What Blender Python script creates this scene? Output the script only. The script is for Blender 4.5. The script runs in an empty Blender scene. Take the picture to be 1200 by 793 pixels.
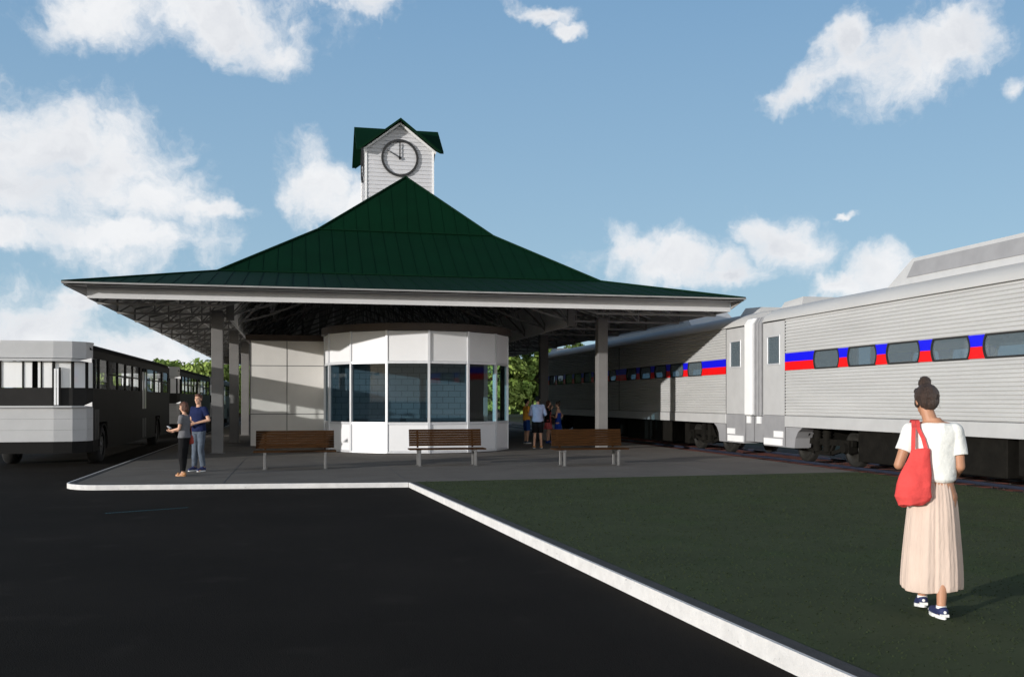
import bpy, bmesh, math, random
from mathutils import Vector, Matrix, noise
R = math.radians
scene = bpy.context.scene
COL = scene.collection
random.seed(7)

# ------------------------------------------------------------------ materials
def mat(name, color, rough=0.6, metal=0.0, noise_amt=0.0, nscale=5.0, bump=0.0, bscale=60.0, spec=0.5,
        dirt=None, stretch=(1, 1, 1), coords='Object'):
    m = bpy.data.materials.new(name); m.use_nodes = True
    nt = m.node_tree; n = nt.nodes; l = nt.links
    b = n['Principled BSDF']
    b.inputs['Base Color'].default_value = (*color, 1)
    b.inputs['Roughness'].default_value = rough
    b.inputs['Metallic'].default_value = metal
    b.inputs['Specular IOR Level'].default_value = spec
    if noise_amt or bump:
        tc = n.new('ShaderNodeTexCoord'); mp = n.new('ShaderNodeMapping')
        mp.inputs['Scale'].default_value = stretch
        l.new(tc.outputs[coords], mp.inputs[0])
    if noise_amt:
        t = n.new('ShaderNodeTexNoise'); t.inputs['Scale'].default_value = nscale
        t.inputs['Detail'].default_value = 6; t.inputs['Roughness'].default_value = 0.6
        l.new(mp.outputs[0], t.inputs['Vector'])
        r = n.new('ShaderNodeMapRange')
        r.inputs['From Min'].default_value = 0.3; r.inputs['From Max'].default_value = 0.7
        r.inputs['To Min'].default_value = 1 - noise_amt; r.inputs['To Max'].default_value = 1 + noise_amt
        l.new(t.outputs['Fac'], r.inputs['Value'])
        mx = n.new('ShaderNodeVectorMath'); mx.operation = 'SCALE'
        mx.inputs[0].default_value = color
        l.new(r.outputs[0], mx.inputs['Scale'])
        src = mx.outputs[0]
        if dirt:
            t2 = n.new('ShaderNodeTexNoise'); t2.inputs['Scale'].default_value = dirt[1]
            t2.inputs['Detail'].default_value = 8; l.new(mp.outputs[0], t2.inputs['Vector'])
            rr = n.new('ShaderNodeMapRange'); rr.inputs['From Min'].default_value = dirt[3]
            rr.inputs['From Max'].default_value = dirt[3] + 0.12; rr.inputs['To Max'].default_value = dirt[2]
            l.new(t2.outputs['Fac'], rr.inputs['Value'])
            mm = n.new('ShaderNodeMix'); mm.data_type = 'RGBA'
            l.new(rr.outputs[0], mm.inputs['Factor']); l.new(src, mm.inputs['A'])
            mm.inputs['B'].default_value = (*dirt[0], 1); src = mm.outputs['Result']
        l.new(src, b.inputs['Base Color'])
    if bump:
        t = n.new('ShaderNodeTexNoise'); t.inputs['Scale'].default_value = bscale
        t.inputs['Detail'].default_value = 5
        l.new(mp.outputs[0], t.inputs['Vector'])
        bp = n.new('ShaderNodeBump'); bp.inputs['Strength'].default_value = bump
        bp.inputs['Distance'].default_value = 0.02
        l.new(t.outputs['Fac'], bp.inputs['Height']); l.new(bp.outputs[0], b.inputs['Normal'])
    return m

def glass(name, tint, gloss=0.12, diff=None, diff_fac=0.0, rough=0.02):
    m = bpy.data.materials.new(name); m.use_nodes = True
    nt = m.node_tree; n = nt.nodes; l = nt.links
    n.remove(n['Principled BSDF']); out = n['Material Output']
    tr = n.new('ShaderNodeBsdfTransparent'); tr.inputs[0].default_value = (*tint, 1)
    gl = n.new('ShaderNodeBsdfGlossy'); gl.inputs['Roughness'].default_value = rough
    gl.inputs[0].default_value = (.6, .63, .66, 1)
    fr = n.new('ShaderNodeFresnel'); fr.inputs[0].default_value = 1.5
    ad = n.new('ShaderNodeMath'); ad.operation = 'ADD'; ad.inputs[1].default_value = gloss - 0.014; ad.use_clamp = True
    sc_f = n.new('ShaderNodeMath'); sc_f.operation = 'MULTIPLY'; sc_f.inputs[1].default_value = .6; l.new(fr.outputs[0], sc_f.inputs[0]); gg = n.new('ShaderNodeNewGeometry'); nb = n.new('ShaderNodeMath'); nb.operation = 'SUBTRACT'; nb.inputs[0].default_value = 1; l.new(gg.outputs['Backfacing'], nb.inputs[1])
    l.new(sc_f.outputs[0], ad.inputs[0]); mb_ = n.new('ShaderNodeMath'); mb_.operation = 'MULTIPLY'; l.new(ad.outputs[0], mb_.inputs[0]); l.new(nb.outputs[0], mb_.inputs[1])
    base = tr.outputs[0]
    if diff_fac:
        df = n.new('ShaderNodeBsdfDiffuse'); df.inputs[0].default_value = (*diff, 1)
        mx = n.new('ShaderNodeMixShader'); mx.inputs[0].default_value = diff_fac
        l.new(tr.outputs[0], mx.inputs[1]); l.new(df.outputs[0], mx.inputs[2]); base = mx.outputs[0]
    m2 = n.new('ShaderNodeMixShader')
    l.new(mb_.outputs[0], m2.inputs[0]); l.new(base, m2.inputs[1]); l.new(gl.outputs[0], m2.inputs[2])
    l.new(m2.outputs[0], out.inputs[0])
    return m

M = {}
M['asphalt'] = mat('asphalt', (.0145, .0124, .0104), .95, 0, .28, .28, .6, 90, .06, dirt=((.024, .021, .018), 1.3, .7, .60))
M['platform'] = mat('platform_concrete', (.150, .136, .120), .9, 0, .12, .8, .3, 90, .08, dirt=((.10, .092, .084), 1.7, .5, .6))
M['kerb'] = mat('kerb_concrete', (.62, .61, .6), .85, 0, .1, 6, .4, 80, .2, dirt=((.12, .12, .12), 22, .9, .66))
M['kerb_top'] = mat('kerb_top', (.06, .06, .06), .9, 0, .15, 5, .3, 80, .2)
M['lawn'] = mat('lawn', (.060, .072, .038), .95, 0, .12, 1.2, .25, 130, .05, dirt=((.055, .08, .032), .5, .55, .55))
M['grass'] = mat('grass', (.032, .044, .020), .95, 0, .2, 2, spec=.03)
M['ground'] = mat('far_ground', (.035, .042, .022), .95, 0, .3, .1, .3, 5, .1)
M['ballast'] = mat('ballast', (.045, .04, .038), .95, 0, .5, 14, 1, 25, .2)
M['tie'] = mat('tie', (.15, .055, .045), .85, 0, .35, 6, .6, 40, .2, stretch=(1, 6, 6))
M['rail'] = mat('rail', (.022, .028, .050), .45, .1, .2, 3)
M['roof'] = mat('green_roof_metal', (.0006, .0165, .0062), .75, 0, .12, 1.2, .05, 6, .08)
M['deck'] = mat('roof_deck', (.42, .41, .40), .8, 0, .12, 2)
M['fascia'] = mat('fascia_paint', (.56, .56, .565), .6, 0, .05, 1.5, .05, 20, .3)
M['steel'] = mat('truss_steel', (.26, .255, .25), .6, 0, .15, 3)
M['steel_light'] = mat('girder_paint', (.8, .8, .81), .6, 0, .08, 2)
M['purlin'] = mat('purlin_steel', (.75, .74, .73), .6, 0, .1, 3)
M['column'] = mat('column_paint', (.165, .16, .157), .65, 0, .1, 2, .1, 30, .3)
M['siding'] = mat('siding', (.54, .54, .56), .6, 0, .05, 3, .1, 30, .3)
M['black'] = mat('black_metal', (.012, .012, .013), .5, 0, .1, 5)
M['brown'] = mat('brown_fascia', (.045, .03, .022), .6, 0, .15, 3)
M['panel'] = mat('white_panel', (.70, .70, .71), .5, 0, .03, 1.5, .04, 12, .3)
M['wallpanel'] = mat('grey_wall_panel', (.62, .605, .58), .6, 0, .05, 1.2, .08, 20, .3)
M['alu'] = mat('aluminium', (.62, .63, .65), .4, .3, .05, 4)
M['seam'] = mat('seam', (.07, .07, .072), .7)
M['teal'] = glass('tinted_glass', (.50, .585, .63), .02)
M['clear'] = glass('clear_glass', (.66, .78, .80), .015)
M['wood'] = mat('bench_wood', (.036, .0150, .0040), .7, 0, .45, 5, .4, 40, .1, stretch=(.6, 8, 8))
M['leg'] = mat('bench_leg', (.15, .15, .15), .45, .4, .1, 5)
# train
M['steelcar'] = mat('stainless_side', (.49, .49, .485), .5, .05, .07, 2.5, .05, 30, .4, stretch=(1, .15, 1))
M['carroof'] = mat('stainless_roof', (.46, .455, .445), .6, .0, .06, 1.5, stretch=(1, .3, 1))
M['carflat'] = mat('car_panel', (.49, .49, .49), .5, .1, .06, 2)
M['cardark'] = mat('car_grey_panel', (.27, .27, .28), .6, .0, .1, 2)
M['under'] = mat('underframe', (.0075, .0068, .0055), .85, 0, .4, 4, .3, 20, .12)
M['wheelsteel'] = mat('wheel_steel', (.012, .011, .009), .65, .0, .3, 5)
M['blue'] = mat('blue_stripe', (.004, .004, .72), .45, 0, .04, 2)
M['red'] = mat('red_stripe', (.80, .004, .006), .45, 0, .04, 2)
M['carglass'] = glass('coach_glass', (.72, .82, .88), .06, (.25, .30, .33), .30)
M['carint'] = mat('coach_interior', (.10, .11, .12), .8)
M['rubber'] = mat('rubber', (.012, .012, .012), .8, 0, .2, 8)
M['whitepl'] = mat('white_plastic', (.82, .82, .82), .45, 0, .03, 3)
M['bellows'] = mat('bellows', (.3, .3, .31), .7, 0, .1, 4)
# bus
M['busdark'] = mat('bus_side', (.0125, .0115, .0108), .6, 0, .2, 1.5, .03, 8, .10)
M['buslight'] = mat('bus_front', (.47, .47, .47), .5, 0, .05, 2, .04, 12, .3)
M['busglass'] = glass('bus_glass', (.97, .98, .98), .02)
M['busfront'] = glass('bus_windscreen', (.95, .97, .98), .04, (.93, .93, .93), .85)
M['busint'] = mat('bus_interior', (.014, .0135, .013), .8, spec=.1)
M['busapron'] = mat('bus_apron', (.026, .025, .024), .7, 0, .1, 3, spec=.1)
M['hub'] = mat('hub', (.10, .10, .10), .5, .4)
# foliage
def leafmat(name, c1, c2):
    m = bpy.data.materials.new(name); m.use_nodes = True
    nt = m.node_tree; n = nt.nodes; l = nt.links; b = n['Principled BSDF']
    g = n.new('ShaderNodeNewGeometry'); t = n.new('ShaderNodeTexNoise'); t.inputs['Scale'].default_value = .9
    t.inputs['Detail'].default_value = 4
    l.new(g.outputs['Position'], t.inputs['Vector'])
    mr = n.new('ShaderNodeMapRange'); mr.inputs['From Min'].default_value = .35; mr.inputs['From Max'].default_value = .65
    l.new(t.outputs['Fac'], mr.inputs['Value'])
    mx = n.new('ShaderNodeMix'); mx.data_type = 'RGBA'
    l.new(mr.outputs[0], mx.inputs['Factor'])
    mx.inputs['A'].default_value = (*c1, 1); mx.inputs['B'].default_value = (*c2, 1)
    l.new(mx.outputs['Result'], b.inputs['Base Color'])
    b.inputs['Roughness'].default_value = .7; b.inputs['Specular IOR Level'].default_value = .2
    return m
M['leafA'] = leafmat('leaf_light', (.17, .25, .05), (.36, .45, .12))
M['leafB'] = leafmat('leaf_mid', (.12, .20, .04), (.27, .36, .09))
M['bark'] = mat('bark', (.08, .06, .045), .9, 0, .3, 4, .8, 15)
# people
M['skin'] = mat('skin', (.55, .32, .22), .55, 0, .05, 8, 0, 1, .3)
M['skin_tan'] = mat('skin_tanned', (.44, .22, .13), .5, 0, .06, 8, 0, 1, .35)
M['hair_dark'] = mat('hair_dark', (.050, .030, .022), .45, 0, .5, 20, .9, 90, .5, stretch=(3, 3, .6))
M['hair_brown'] = mat('hair_brown', (.09, .035, .02), .5, 0, .4, 20, .6, 90, .4, stretch=(3, 3, .6))
M['white_cloth'] = mat('white_cotton', (.78, .78, .74), .9, 0, .04, 6, .9, 11, .05)
M['beige_cloth'] = mat('beige_linen', (.60, .475, .40), .9, 0, .09, 5, .35, 22, .05, stretch=(2, 2, .5))
M['coral'] = mat('coral_canvas', (.66, .075, .07), .85, 0, .14, 7, 1.0, 11, .1)
M['navy'] = mat('navy_cloth', (.012, .018, .06), .85, 0, .15, 8, .3, 25, .1)
M['jeans'] = mat('jeans', (.085, .105, .135), .85, 0, .25, 9, .3, 40, .1)
M['grey_cloth'] = mat('grey_cloth', (.14, .14, .15), .85, 0, .15, 9, .3, 30, .1)
M['black_cloth'] = mat('black_cloth', (.01, .01, .011), .85, 0, .2, 9, .3, 30, .1)
M['orange_cloth'] = mat('orange_cloth', (.78, .36, .06), .85, 0, .08, 8, .3, 30, .1)
M['blue_cloth'] = mat('blue_cloth', (.02, .06, .22), .85, 0, .15, 8, .3, 30, .1)
M['royal_cloth'] = mat('royal_cloth', (.01, .04, .26), .8, 0, .15, 8, .3, 30, .1)
M['lilac_cloth'] = mat('lilac_cloth', (.36, .40, .58), .85, 0, .12, 8, .3, 30, .1)
M['pink_cloth'] = mat('pink_cloth', (.50, .10, .10), .85, 0, .15, 8, .3, 30, .1)
M['shoe_navy'] = mat('shoe_navy', (.015, .022, .085), .7, 0, .15, 12, .3, 60)
M['sole'] = mat('sole_white', (.78, .78, .76), .6, 0, .05, 10)
M['leather'] = mat('leather_tan', (.42, .20, .08), .6, 0, .15, 10)
M['red_leather'] = mat('red_leather', (.33, .03, .015), .6, 0, .1, 10)
M['eye'] = mat('eye', (.02, .012, .01), .2)
M['lip'] = mat('lip', (.38, .12, .10), .5)
M['marking'] = mat('road_marking', (.01, .11, .16), .8, 0, .2, 20)

# siding with brick wall patterns
def block_mat():
    m = bpy.data.materials.new('block_wall'); m.use_nodes = True
    nt = m.node_tree; n = nt.nodes; l = nt.links; b = n['Principled BSDF']
    tc = n.new('ShaderNodeTexCoord'); mp = n.new('ShaderNodeMapping'); mp.inputs['Rotation'].default_value = (R(90), 0, 0)
    l.new(tc.outputs['Object'], mp.inputs[0])
    br = n.new('ShaderNodeTexBrick'); l.new(mp.outputs[0], br.inputs['Vector'])
    br.inputs['Color1'].default_value = (.66, .66, .66, 1); br.inputs['Color2'].default_value = (.60, .60, .61, 1)
    br.inputs['Mortar'].default_value = (.34, .34, .34, 1)
    br.inputs['Scale'].default_value = 1; br.inputs['Mortar Size'].default_value = .011
    br.inputs['Brick Width'].default_value = .4; br.inputs['Row Height'].default_value = .2
    l.new(br.outputs['Color'], b.inputs['Base Color']); b.inputs['Roughness'].default_value = .9
    return m
M['block'] = block_mat()

# ------------------------------------------------------------------ mesh builder
class MB:
    def __init__(s): s.v = []; s.f = []; s.sm = []
    def add(s, vs, fs, smooth=False):
        o = len(s.v); s.v += [Vector(p) for p in vs]; s.f += [[i + o for i in f] for f in fs]; s.sm += [smooth] * len(fs)
        return s
    def box(s, x0, x1, y0, y1, z0, z1):
        vs = [(x0, y0, z0), (x1, y0, z0), (x1, y1, z0), (x0, y1, z0), (x0, y0, z1), (x1, y0, z1), (x1, y1, z1), (x0, y1, z1)]
        return s.add(vs, [(0, 3, 2, 1), (4, 5, 6, 7), (0, 1, 5, 4), (1, 2, 6, 5), (2, 3, 7, 6), (3, 0, 4, 7)])
    def prism(s, pts, vec):            # polygon (3-D points) extruded along vec
        n = len(pts); vec = Vector(vec); a = [Vector(p) for p in pts]
        vs = a + [p + vec for p in a]
        nrm = Vector((0, 0, 0))
        for i in range(n): nrm += a[i].cross(a[(i + 1) % n])
        fs = [list(range(n)), list(range(2 * n - 1, n - 1, -1))] + [[(i + 1) % n, i, i + n, (i + 1) % n + n] for i in range(n)]
        if nrm.dot(vec) > 0: fs = [f[::-1] for f in fs]
        return s.add(vs, fs)
    def bar(s, a, b, w, h=None):       # rectangular bar between two points
        a = Vector(a); b = Vector(b); h = h or w; d = (b - a).normalized()
        up = Vector((0, 0, 1)) if abs(d.z) < .95 else Vector((0, 1, 0))
        x = d.cross(up).normalized(); y = x.cross(d).normalized()
        q = [x * w / 2 * i + y * h / 2 * j for i, j in ((-1, -1), (1, -1), (1, 1), (-1, 1))]
        vs = [a + t for t in q] + [b + t for t in q]
        return s.add(vs, [(0, 3, 2, 1), (4, 5, 6, 7), (0, 1, 5, 4), (1, 2, 6, 5), (2, 3, 7, 6), (3, 0, 4, 7)][::1])
    def cone(s, a, b, ra, rb, n=14, smooth=True, caps=True, start=None):
        a = Vector(a); b = Vector(b); d = (b - a).normalized()
        up = Vector((0, 0, 1)) if abs(d.z) < .95 else Vector((0, 1, 0))
        x = d.cross(up).normalized(); y = d.cross(x).normalized()
        vs = []
        for c, r in ((a, ra), (b, rb)):
            for i in range(n):
                t = 2 * math.pi * i / n; vs.append(c + (x * math.cos(t) + y * math.sin(t)) * r)
        fs = [[i, (i + 1) % n, (i + 1) % n + n, i + n] for i in range(n)]
        s.add(vs, fs, smooth)
        if caps: s.add(vs, [list(range(n))[::-1], list(range(n, 2 * n))])
        return s
    def ell(s, c, r, rot=None, n=16, m=10):
        c = Vector(c); vs = []; fs = []
        if not hasattr(r, '__len__'): r = (r, r, r)
        for j in range(m + 1):
            p = math.pi * j / m
            for i in range(n):
                t = 2 * math.pi * i / n
                q = Vector((r[0] * math.sin(p) * math.cos(t), r[1] * math.sin(p) * math.sin(t), r[2] * math.cos(p)))
                if rot: q = rot @ q
                vs.append(c + q)
        for j in range(m):
            for i in range(n):
                fs.append([j * n + i, (j + 1) * n + i, (j + 1) * n + (i + 1) % n, j * n + (i + 1) % n])
        return s.add(vs, fs, True)
    def cap(s, a, b, ra, rb):
        s.cone(a, b, ra, rb); s.ell(a, ra); s.ell(b, rb); return s
    def loft(s, rings, n=40, fn=None, caps=True, smooth=True):   # rings: (cx,cy,z,rx,ry)
        vs = []
        for k, (cx, cy, z, rx, ry) in enumerate(rings):
            for i in range(n):
                t = 2 * math.pi * i / n
                f = fn(k, t) if fn else 1
                dz = 0
                if isinstance(f, tuple): f, dz = f
                vs.append((cx + rx * f * math.cos(t), cy + ry * f * math.sin(t), z + dz))
        fs = [[k * n + i, k * n + (i + 1) % n, (k + 1) * n + (i + 1) % n, (k + 1) * n + i] for k in range(len(rings) - 1) for i in range(n)]
        up = rings[-1][2] > rings[0][2]
        if not up: fs = [f[::-1] for f in fs]
        s.add(vs, fs, smooth)
        if caps:
            b = list(range(n)); t = list(range((len(rings) - 1) * n, len(rings) * n))
            s.add(vs, [b[::-1] if up else b, t if up else t[::-1]])
        return s
    def mesh(s, name):
        me = bpy.data.meshes.new(name); me.from_pydata([tuple(p) for p in s.v], [], s.f)
        me.polygons.foreach_set('use_smooth', s.sm); me.update(); return me
    def build(s, name, m, parent=None, origin=None):
        if origin is not None:
            o = Vector(origin)
            s.v = [p - o for p in s.v]
        me = s.mesh(name)
        me.materials.append(m)
        ob = bpy.data.objects.new(name, me); COL.objects.link(ob)
        if parent is not None: ob.parent = parent
        return ob

def bevel(ob, w=.01, seg=2):
    md = ob.modifiers.new('bevel', 'BEVEL'); md.width = w; md.segments = seg; md.limit_method = 'ANGLE'
    md.angle_limit = R(40); md.harden_normals = False
    return ob
def tag(o, label, cat=None, group=None, kind=None):
    if label: o['label'] = label
    if cat: o['category'] = cat
    if group: o['group'] = group
    if kind: o['kind'] = kind
    return o
def thing(name, loc, label, cat, group=None, rz=0):
    o = bpy.data.objects.new(name, None); COL.objects.link(o)
    o.location = loc; o.rotation_euler = (0, 0, rz); o.empty_display_size = .3
    return tag(o, label, cat, group)
def struct(ob): ob['kind'] = 'structure'; return ob

# ------------------------------------------------------------------ setting
# camera stands at (0,0,1.68); platform and lawn top z=0, road z=-0.15
m_ = MB(); S_ = 1500
m_.add([(-S_, -S_, -.2), (S_, -S_, -.2), (S_, S_, -.2), (-S_, S_, -.2)], [(0, 1, 2, 3)])
struct(m_.build('ground', M['ground']))
K0 = Vector((2.21, 19.72, 0)); KD = (Vector((3.29, 5.27, 0)) - K0).normalized()      # kerb beside the lawn
KE = K0 + KD * 32
m_ = MB()
m_.add([(-40, -20, -.15), (KE.x + 1, -20, -.15), (KE.x + 1, 5.8, -.15), (KE.x + 1, 19.5, -.095), (KE.x + 1, 24, -.095), (-3, 130, -.095), (-40, 130, -.095), (-40, 19.5, -.095), (-40, 5.8, -.15)], [(0, 1, 2, 8), (8, 2, 3, 7), (7, 3, 4, 5, 6)])
road = struct(m_.build('road', M['asphalt']))
# platform slab with a rounded corner
pc = []
cx, cy, cr = -3.75, 21.25, .85
for i in range(9):
    a = R(180 + 90 * i / 8); pc.append((cx + cr * math.cos(a), cy + cr * math.sin(a)))
pts = pc + [(K0.x, K0.y), (2.5, 19.93), (12.85, 20.4), (12.85, 80), (-4.6, 80)]
def slab(pts, z0, z1): return MB().prism([(x, y, z0) for x, y in pts], (0, 0, z1 - z0))
struct(slab(pts, -.15, 0).build('platform_pavement', M['platform']))
def inset_line(path, w):
    out = []
    for i, p in enumerate(path):
        p = Vector(p); a = Vector(path[max(0, i - 1)]); b = Vector(path[min(len(path) - 1, i + 1)])
        d = (b - a).normalized(); out.append(p + Vector((-d.y, d.x)) * w)
    return out
def kerb(path, name, face_w=.012, top=.14):
    """pale vertical face and darker top, following a 2-D path with the pavement on its left"""
    mb = MB(); mt = MB()
    outer = [Vector(p) for p in inset_line(path, -face_w)]; inner = [Vector(p) for p in inset_line(path, .03)]
    ti = [Vector(p) for p in inset_line(path, top)]
    for i in range(len(path) - 1):
        a, b, c, d = outer[i], outer[i + 1], inner[i + 1], inner[i]
        mb.prism([(a.x, a.y, -.16), (b.x, b.y, -.16), (c.x, c.y, -.16), (d.x, d.y, -.16)], (0, 0, .165))
        c, d = ti[i + 1], ti[i]; a, b = inner[i], inner[i + 1]
        mt.prism([(a.x, a.y, -.1), (b.x, b.y, -.1), (c.x, c.y, -.1), (d.x, d.y, -.1)], (0, 0, .108))
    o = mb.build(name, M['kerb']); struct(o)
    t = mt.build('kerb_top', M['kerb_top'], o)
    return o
kerb([(-4.6, 80)] + [(-4.6, 40)] + pc + [(K0.x - .02, K0.y + .0)], 'platform_kerb')
# front kerb is paved up to its face, lawn kerb seen lit
kp = [(K0 + KD * t) for t in (0.0, 10, 20, 32)]
kerb([(p.x, p.y) for p in kp][::1], 'lawn_kerb') if False else None
def lawn_kerb():
    n = Vector((-KD.y, KD.x, 0));  n = n if n.x > 0 else -n
    mb = MB(); mt = MB()
    a = K0 - n * .012; b = KE - n * .012; c = KE + n * .02; d = K0 + n * .02
    mb.prism([(p.x, p.y, -.16) for p in (a, b, c, d)], (0, 0, .165))
    a, b = d, c; c = KE + n * .15; d = K0 + n * .15
    mt.prism([(p.x, p.y, -.1) for p in (a, b, c, d)], (0, 0, .107))
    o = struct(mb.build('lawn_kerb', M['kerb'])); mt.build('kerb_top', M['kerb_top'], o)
    return n
KN = lawn_kerb()
a = K0 + KN * .15 + KD * .0; b = KE + KN * .15
lp = [(a.x, a.y + .12), (b.x, b.y), (12.85, -12.5), (12.85, 20.38)]
lawn = struct(slab(lp, -.15, .003).build('lawn', M['lawn']))
# grass blades over the lawn (stuff)
def grass():
    mb = MB(); rnd = random.Random(3)
    n = Vector((-KD.y, KD.x, 0)); n = n if n.x > 0 else -n
    vs = []; fs = []
    for i in range(38000):
        y = 3.5 + 16.5 * rnd.random() ** 1.25
        x0 = K0.x + (K0.y - y) / (K0.y - 5.27) * 1.08 + .17
        x = x0 + rnd.random() * (12.7 - x0)
        if y > 19.9: continue
        h = rnd.uniform(.006, .018); t = rnd.random() * 6.28; w = .004 + .0006 * y
        dx, dy = math.cos(t) * w, math.sin(t) * w; lx, ly = rnd.uniform(-.015, .015), rnd.uniform(-.015, .015)
        k = len(vs); vs += [(x - dx, y - dy, .002), (x + dx, y + dy, .002), (x + lx, y + ly, h)]; fs.append((k, k + 1, k + 2))
    me = bpy.data.meshes.new('grass'); me.from_pydata(vs, [], fs); me.materials.append(M['grass'])
    o = bpy.data.objects.new('grass', me); COL.objects.link(o); o['kind'] = 'stuff'
    tag(o, 'short dark green grass growing over the lawn beside the pavement', 'grass')
grass()
# dark joint between pavement and lawn, faint joint lines in the paving
j = MB(); j.bar((2.5, 19.93, .004), (12.85, 20.4, .004), .035, .008)
for y in (24.5, 28.9, 33.3, 37.7, 42): j.bar((-4.4, y, .001), (12.8, y, .001), .012, .004)
for x in (-1.5, 2.2, 5.9, 9.6): j.bar((x, 20.3, .001), (x, 60, .001), .012, .004)
struct(j.build('pavement_joint', M['seam']))
# dotted blue marking on the road
d_ = MB(); p0 = Vector((-2.97, 16.3, -.148)); p1 = Vector((-1.82, 16.85, -.148))
for i in range(26):
    q = p0.lerp(p1, i / 25); w = .03 * (1 - .6 * i / 25)
    zr0 = -.15 + (q.y - 5.8) * .055 / 13.7; d_.box(q.x - .014, q.x + .014, q.y - w / 2, q.y + w / 2, zr0 + .003, zr0 + .006)
struct(d_.build('road_marking', M['marking']))
# track bed, ties, rails
TX = 15.1
struct(slab([(12.86, -20), (18.2, -20), (18.2, 110), (12.86, 110)], -.24, -.155).build('track_bed', M['ballast']))
trk = thing('railway_track', (TX, 27, -.15), 'steel railway track with reddish wooden ties under the silver train', 'railway track')
r_ = MB()
for s in (-1, 1):
    x = s * .745
    r_.box(x - .035, x + .035, -47, 80, .03, .075); r_.box(x - .07, x + .07, -47, 80, .0, .012); r_.box(x - .012, x + .012, -47, 80, .012, .03)
    pass
for s, nm in ((-1, 'rail'), (1, 'rail')):
    x = s * .745; q = MB(); q.box(x - .035, x + .035, -47, 80, .055, .08); q.box(x - .07, x + .07, -47, 80, .022, .035); q.box(x - .012, x + .012, -47, 80, .035, .055)
    q.build('rail', M['rail'], trk)
tie0 = None; rnd = random.Random(5)
for i in range(66):
    y = -22 + i * .75
    if tie0 is None:
        tie0 = bevel(MB().box(-1.95, 1.55, -.12, .12, -.12, .020).build('tie', M['tie'], trk), .012, 1); tie0.location = (0, y, 0)
    else:
        c = tie0.copy(); COL.objects.link(c); c.parent = trk; c.location = (rnd.uniform(-.05, .05), y, rnd.uniform(-.01, 0)); c.rotation_euler = (0, 0, rnd.uniform(-.015, .015))
# gravel stones along the track
g_ = MB(); rnd = random.Random(9)
for i in range(5200):
    y = 4 + 56 * rnd.random() ** 1.3; x = rnd.uniform(12.95, 16.8); r = rnd.uniform(.015, .038)
    o = Vector((x, y, -.15)); p = [o + Vector((rnd.uniform(-1, 1), rnd.uniform(-1, 1), 0)) * r for _ in range(3)]
    g_.add(p + [o + Vector((0, 0, r * rnd.uniform(.7, 1.2)))], [(0, 1, 3), (1, 2, 3), (2, 0, 3)])
tag(g_.build('gravel', M['ballast']), 'dark ballast gravel scattered between the railway ties', 'gravel', kind='stuff')

# ------------------------------------------------------------------ canopy
CX = 3.86
cols_y = [31.9 + 8.1 * i for i in range(6)]
XL, XR = -2.51, 10.23
canopy = thing('station_canopy', (CX, 31.9, 0), 'large open station shelter with three-tier dark green hipped metal roof on grey columns', 'canopy')
CO = (CX, 31.9, 0)
rings = [((-6.1, 13.45), (27.5, 77.1), 4.83), ((-2.5, 10.2), (31.9, 72.4), 5.79), ((.66, 7.05), (35.05, 69.25), 7.76)]
rx, ry0, ry1, rz = 4.04, 37.2, 67.1, 10.28
def ringpts(k, dz=0, grow=0):
    (x0, x1), (y0, y1), z = rings[k]
    return [Vector((x0 - grow, y0 - grow, z + dz)), Vector((x1 + grow, y0 - grow, z + dz)), Vector((x1 + grow, y1 + grow, z + dz)), Vector((x0 - grow, y1 + grow, z + dz))]
def roof_shell(dz):
    r0, r1, r2 = ringpts(0, dz), ringpts(1, dz), ringpts(2, dz)
    ra, rb = Vector((rx, ry0, rz + dz)), Vector((rx, ry1, rz + dz))
    quads = []
    for lo, hi in ((r0, r1), (r1, r2)):
        for i in range(4): quads.append([lo[i], lo[(i + 1) % 4], hi[(i + 1) % 4], hi[i]])
    quads += [[r2[0], r2[1], ra], [r2[1], r2[2], rb, ra], [r2[2], r2[3], rb], [r2[3], r2[0], ra, rb]]
    return quads
mb = MB()
for q in roof_shell(0): mb.add(q, [list(range(len(q)))])
# eave edge thickness
r0 = ringpts(0); r0b = ringpts(0, -.05)
for i in range(4): mb.add([r0b[i], r0b[(i + 1) % 4], r0[(i + 1) % 4], r0[i]], [(0, 1, 2, 3)])
# standing seams: on every facet, lines running up the slope
def seams(q, step, axis):
    lo0, lo1 = q[0], q[1]; hi1 = q[2]; hi0 = q[-1] if len(q) == 4 else q[2]
    a = 0 if axis == 'x' else 1
    s0, s1 = sorted((lo0[a], lo1[a])); n = int((s1 - s0) / step)
    for i in range(1, n + 1):
        c = s0 + i * (s1 - s0) / (n + 1)
        L = lo0.lerp(lo1, (c - lo0[a]) / (lo1[a] - lo0[a]))
        h0, h1 = (hi0[a], hi1[a])
        mn, mx = min(h0, h1), max(h0, h1)
        if mn <= c <= mx and abs(h1 - h0) > .01: H = hi0.lerp(hi1, (c - h0) / (h1 - h0))
        else:
            # clip on the hip line
            cand = (lo0, hi0) if abs(c - lo0[a]) < abs(c - lo1[a]) else (lo1, hi1)
            e0, e1 = cand
            if abs(e1[a] - e0[a]) < .01: continue
            t = (c - e0[a]) / (e1[a] - e0[a]); H = e0.lerp(e1, max(0, min(1, t)))
        if (H - L).length > .15: mb.bar(L + Vector((0, 0, .004)), H + Vector((0, 0, .004)), .018, .018)
for idx, q in enumerate(roof_shell(0)):
    side = idx % 4
    seams(q, .46, 'x' if side in (0, 2) else 'y')
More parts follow.
